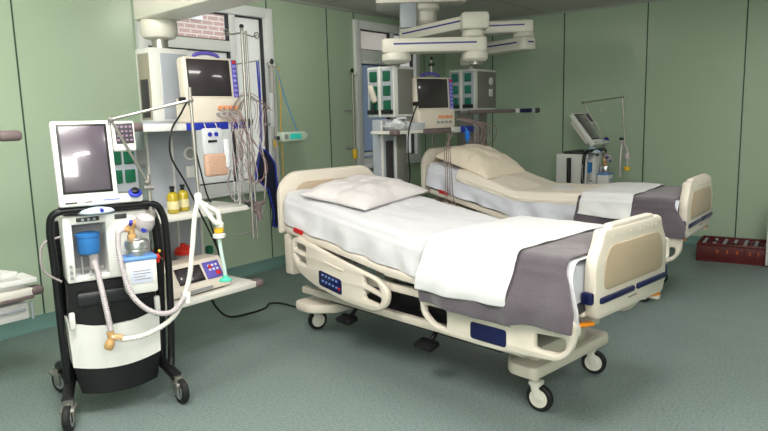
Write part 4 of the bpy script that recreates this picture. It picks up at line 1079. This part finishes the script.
cable('wall_cable', 'grey cable dropping behind the left pendant shelves to the floor', [(2.84,3.97,1.40),(2.90,3.95,1.05),(2.93,3.93,.94),(2.97,4.03,.85),(3.02,4.05,.70),(3.06,4.05,.50)], .006, BLACK)
cable('wall_tube', 'clear tube hanging from the wall behind the middle pendant shelf', [(3.15,3.62,1.45),(3.22,3.65,1.2),(3.20,3.65,1.02),(3.22,3.70,.88),(3.16,3.75,.74),(3.02,3.80,.72)], .005, HOSEC)
cable('wall_tube', 'clear tube drooping from the tip of the middle pendant shelf', [(3.01,3.60,.99),(2.93,3.585,1.0),(2.85,3.58,1.02),(2.83,3.60,1.12),(2.86,3.60,1.22)], .006, LINES)
o = thing('cable_clip', 'grey clip with tube ends clamped on the right tip of the middle pendant shelf', 'clip', (3.03,3.57,.94))
MB().box((0,-.02,.0),(.07,.05,.08),bev=.02,rot=(0,R(20),0)).cyl((-.04,-.03,.02),(.06,-.03,.03),.016).cyl((.0,-.03,-.02),(.01,-.04,-.09),.018).build('clip_body', MAUVE, o)

# blue suction probe hanging over the rear bed
t = thing('blue_probe', 'bright blue probe with a lead hanging below the rear monitor', 'probe', (5.62,3.36,1.10))
MB().lathe((0,0,0),[(.016,0),(.022,.01),(.022,.07),(.012,.09),(.010,.16),(.010,.17)],14).lathe((.0,0,.20),[(.014,0),(.026,.02),(.026,.09),(.012,.10)],14).build('probe_body', mat('bright_blue',(36,120,220),.35), t)
MB().tube([(0,0,.17),(0,0,.22)],.006,8,1).tube([(0,0,.29),(.01,.03,.33)],.006,8,1).build('lead', LTBLUE, t)
t = thing('crumpled_bag', 'crumpled clear plastic bag lying on the left end of the rear pendant shelf', 'plastic bag', (4.80,3.62,1.425))
b = bmesh.new(); bmesh.ops.create_icosphere(b, subdivisions=4, radius=1)
for q in b.verts:
    k = 1+.45*noise.noise(q.co*2.2)+.25*noise.noise(q.co*6)
    q.co = Vector((q.co.x*.13*k, q.co.y*.10*k, max(0,(q.co.z*.5+.5))*.085*k+.002))
mb = MB(); mb._add(b); mb.build('bag_body', BAG, t)
t = thing('glove_box', 'low pale box lying beside the rear monitor on the pendant shelf', 'box', (5.10,3.64,1.425))
MB().box((0,0,.032),(.20,.13,.062),bev=.006).build('box_body', mat('pale_grey_card',(196,200,206),.6), t)
MB().box((0,0,.064),(.10,.05,.003),bev=.001).build('opening', LTBLUE, t)
# telephone handset style remote on column 1
t = thing('hand_control', 'cream hand control hanging on the green sockets of the rear pendant column', 'hand control', (4.845,3.93,1.70))
MB().box((0,0,.07),(.035,.055,.17),rot=(R(-20),0,0),bev=.014,seg=3).build('control_body', CREAM, t)
MB().cyl((0,.0,-.02),(0,.0,-.10),.012).build('cord_relief', BLACK, t)
# pole between the rear columns
p3 = iv_pole('thin steel drip pole standing behind the rear patient monitor', (5.98,4.02,1.0), 1.16, False, .012)
MB().box((0,-.0,1.10),(.06,.05,.03),bev=.006).box((0,-.09,.40),(.05,.20,.03),bev=.006).each('clamp', DGREY, p3)

# breathing parts by the rear ventilator: hanging filter
t = thing('hanging_filter', 'clear breathing filter with a yellow ring hanging from the rear ventilator arm', 'filter', (7.22,2.36,1.0))
MB().tube([(0,0,.22),(-.03,0,.12),(-.05,0,-.02),(-.04,0,-.16)],.012,8,5).tube([(0,0,.22),(.03,-.04,.14),(.04,-.05,.04),(.03,-.05,-.05)],.012,8,5).lathe((0,0,.20),[(.03,0),(.035,.02),(.02,.05)],16).lathe((.03,-.05,.02),[(.03,0),(.04,.03),(.03,.07)],16).build('clear_tubing', HOSEC, t)
MB().lathe((.03,-.05,-.10),[(.03,0),(.034,.005),(.034,.04),(.03,.045)],16).build('yellow_ring', YELL, t)
MB().box((-.005,0,.25),(.05,.05,.03),bev=.008).build('black_clip', BLACK, t)

# ================================================================== CRATE with bottles, cabinet at the right edge
cr = thing('bottle_crate', 'dark red plastic crate full of bottles on the floor by the right wall', 'crate', (7.40,1.235,0), R(95))
Lc, Wc, Hc = .66, .44, .19
m = MB()
m.box((0,0,.008),(Lc,Wc,.016))
for sy in (-1,1):
    m.box((0,sy*(Wc/2-.006),.09),(Lc-.002,.010,.17),bev=.003).box((0,sy*(Wc/2-.006),Hc-.014),(Lc,.018,.028),bev=.004)
    for i in range(7): m.box((-Lc/2+.01+i*(Lc-.02)/6,sy*(Wc/2-.004),.085),(.014,.014,.16),bev=.003)
for sx in (-1,1):
    m.box((sx*(Lc/2-.006),0,.09),(.010,Wc-.002,.17),bev=.003).box((sx*(Lc/2-.006),0,Hc-.014),(.018,Wc,.028),bev=.004)
    for i in range(5): m.box((sx*(Lc/2-.004),-Wc/2+.01+i*(Wc-.02)/4,.085),(.014,.014,.16),bev=.003)
m.build('crate_shell', CRATE, cr)
m = MB()
for i in range(1,7): m.box((-Lc/2+i*Lc/7,0,.09),(.006,Wc-.02,.12))
for i in range(1,4): m.box((0,-Wc/2+i*Wc/4,.09),(Lc-.02,.006,.12))
m.each('divider', CRATE, cr)
m = MB()
for i,x in enumerate((-.22,-.15,-.04,.05,.14)): m.box((x,Wc/2+.0005,.11),(.018,.003,.04),bev=.001)
m.each('faded_orange_mark', mat('faded_orange',(170,84,40),.6), cr)
bt = None
for i in range(7):
    for k in range(4):
        if (i*5+k*3)%7 == 0: continue
        lx = -Lc/2+(i+.5)*Lc/7; ly = -Wc/2+(k+.5)*Wc/4
        a = R(95); wx = 7.40+lx*cos(a)-ly*sin(a); wy = 1.235+lx*sin(a)+ly*cos(a)
        if bt is None:
            bt = thing('glass_bottle', 'dark bottle with a pale cap standing in the red crate by the right wall', 'bottle', (wx,wy,.002), 0, 'bottles in the red crate')
            MB().lathe((0,0,0),[(.032,0),(.036,.005),(.036,.11),(.022,.145),(.016,.155)],14).build('bottle_body', BOTTLE, bt)
            MB().lathe((0,0,.155),[(.016,0),(.018,.003),(.018,.016),(.012,.02)],14).build('bottle_cap', CAPM, bt)
        else:
            c = copy_tree(bt); c.location = (wx,wy,.002)
t = thing('white_cabinet', 'white cabinet cut off by the right edge of the photo beside the red crate', 'cabinet', (7.41,.635,0), R(5))
MB().box((0,0,.30),(.50,.62,.56),bev=.01).build('carcass', WHITE, t)
MB().box((-.255,0,.30),(.014,.58,.52),bev=.004).build('door', mat('lilac_white_door',(226,224,236),.4), t)
MB().box((-.268,-.22,.32),(.014,.015,.12),bev=.004).build('handle', STEEL, t)
m = MB()
for x in (-.2,.2):
    for y in (-.25,.25): m.cyl((x,y,0),(x,y,.03),.02,n=12)
m.each('foot', BLACK, t)

# ================================================================== LIGHTS
def ceiling_light(x, y, power, label, rz=0., sx=1.2, sy=.6):
    t = thing('ceiling_light', label, 'ceiling light', (x,y,H), rz)
    MB().box((0,0,-.012),(sx+.04,sy+.04,.022),bev=.004).build('frame', WHITE, t)
    e = mat('light_diffuser', (250,248,240), .5, emis=(1,.97,.90), estr=6.)
    MB().box((0,0,-.026),(sx,sy,.008),bev=.002).build('diffuser', e, t)
    l = bpy.data.lights.new('area','AREA'); l.shape='RECTANGLE'; l.size=sx; l.size_y=sy; l.energy=power; l.color=(1,.955,.90)
    lo = bpy.data.objects.new('area_lamp', l); COL.objects.link(lo); lo.location=(x,y,H-.05); lo.rotation_euler=(0,0,rz)
    return t
ceiling_light(1.0,2.2,60,'recessed ceiling light panel above the left side of the ward')
ceiling_light(2.9,.9,26,'recessed ceiling light panel above the foreground bed foot')
ceiling_light(5.4,.2,18,'recessed ceiling light panel above the right side of the ward')
ceiling_light(.6,-.6,55,'recessed ceiling light panel behind the camera')

l = bpy.data.lights.new('added_fill','AREA'); l.shape='RECTANGLE'; l.size=2.0; l.size_y=1.4; l.energy=130; l.color=(1,.97,.91)  # added fill light behind the camera to lift the walls; no fixture here
lo = bpy.data.objects.new('added_fill', l); COL.objects.link(lo); lo.location=(-1.0,-.8,2.2)
lo.rotation_euler = Vector((.58,.80,-.03)).to_track_quat('-Z','Y').to_euler()
for (p_, t_, e_, sz) in (((1.3,3.3,2.72),(1.6,5.13,1.75),34,.5),((3.9,3.75,2.72),(5.0,5.13,1.7),14,.4)):  # added lights that brighten patches of the back wall, without fixtures
    l = bpy.data.lights.new('added_wall_fill','AREA'); l.size = sz; l.energy = e_; l.color = (1,.97,.86)
    lo = bpy.data.objects.new('added_wall_fill', l); COL.objects.link(lo); lo.location = p_
    lo.rotation_euler = (Vector(t_)-Vector(p_)).to_track_quat('-Z','Y').to_euler()
w = bpy.data.worlds.new('World'); SC.world = w; w.use_nodes = True
nt = w.node_tree; bg = nt.nodes['Background']
sky = nt.nodes.new('ShaderNodeTexSky'); sky.sky_type = 'HOSEK_WILKIE'; sky.turbidity = 6; sky.sun_direction = (-.3,-.5,.8)
mx_ = nt.nodes.new('ShaderNodeMix'); mx_.data_type = 'RGBA'; mx_.inputs[0].default_value = .75
nt.links.new(sky.outputs[0], mx_.inputs[6]); mx_.inputs[7].default_value = (1,1,1.,1)
nt.links.new(mx_.outputs[2], bg.inputs['Color']); bg.inputs['Strength'].default_value = 3.0

# ================================================================== CAMERA
f_px, pitch, roll, yaw = 648.3, R(8.611), R(-1.509), R(51.66)
fw = Vector((sin(yaw)*cos(pitch), cos(yaw)*cos(pitch), -sin(pitch)))
rt = Vector((cos(yaw), -sin(yaw), 0)); up = rt.cross(fw)
r2 = rt*cos(roll)+up*sin(roll); u2 = -rt*sin(roll)+up*cos(roll)
cd = bpy.data.cameras.new('camera'); cam = bpy.data.objects.new('camera', cd); COL.objects.link(cam)
cd.sensor_width = 36; cd.lens = f_px/768*36; cd.clip_start = .05
M3 = Matrix((r2, u2, -fw)).transposed()
cam.matrix_world = Matrix.Translation((0,0,1.55)) @ M3.to_4x4()
SC.camera = cam
SC.view_settings.view_transform = 'Standard'
SC.view_settings.look = 'None'
SC.view_settings.exposure = -.03
SC.view_settings.gamma = .95
SC.cycles.use_denoising = True
SC.cycles.max_bounces = 6
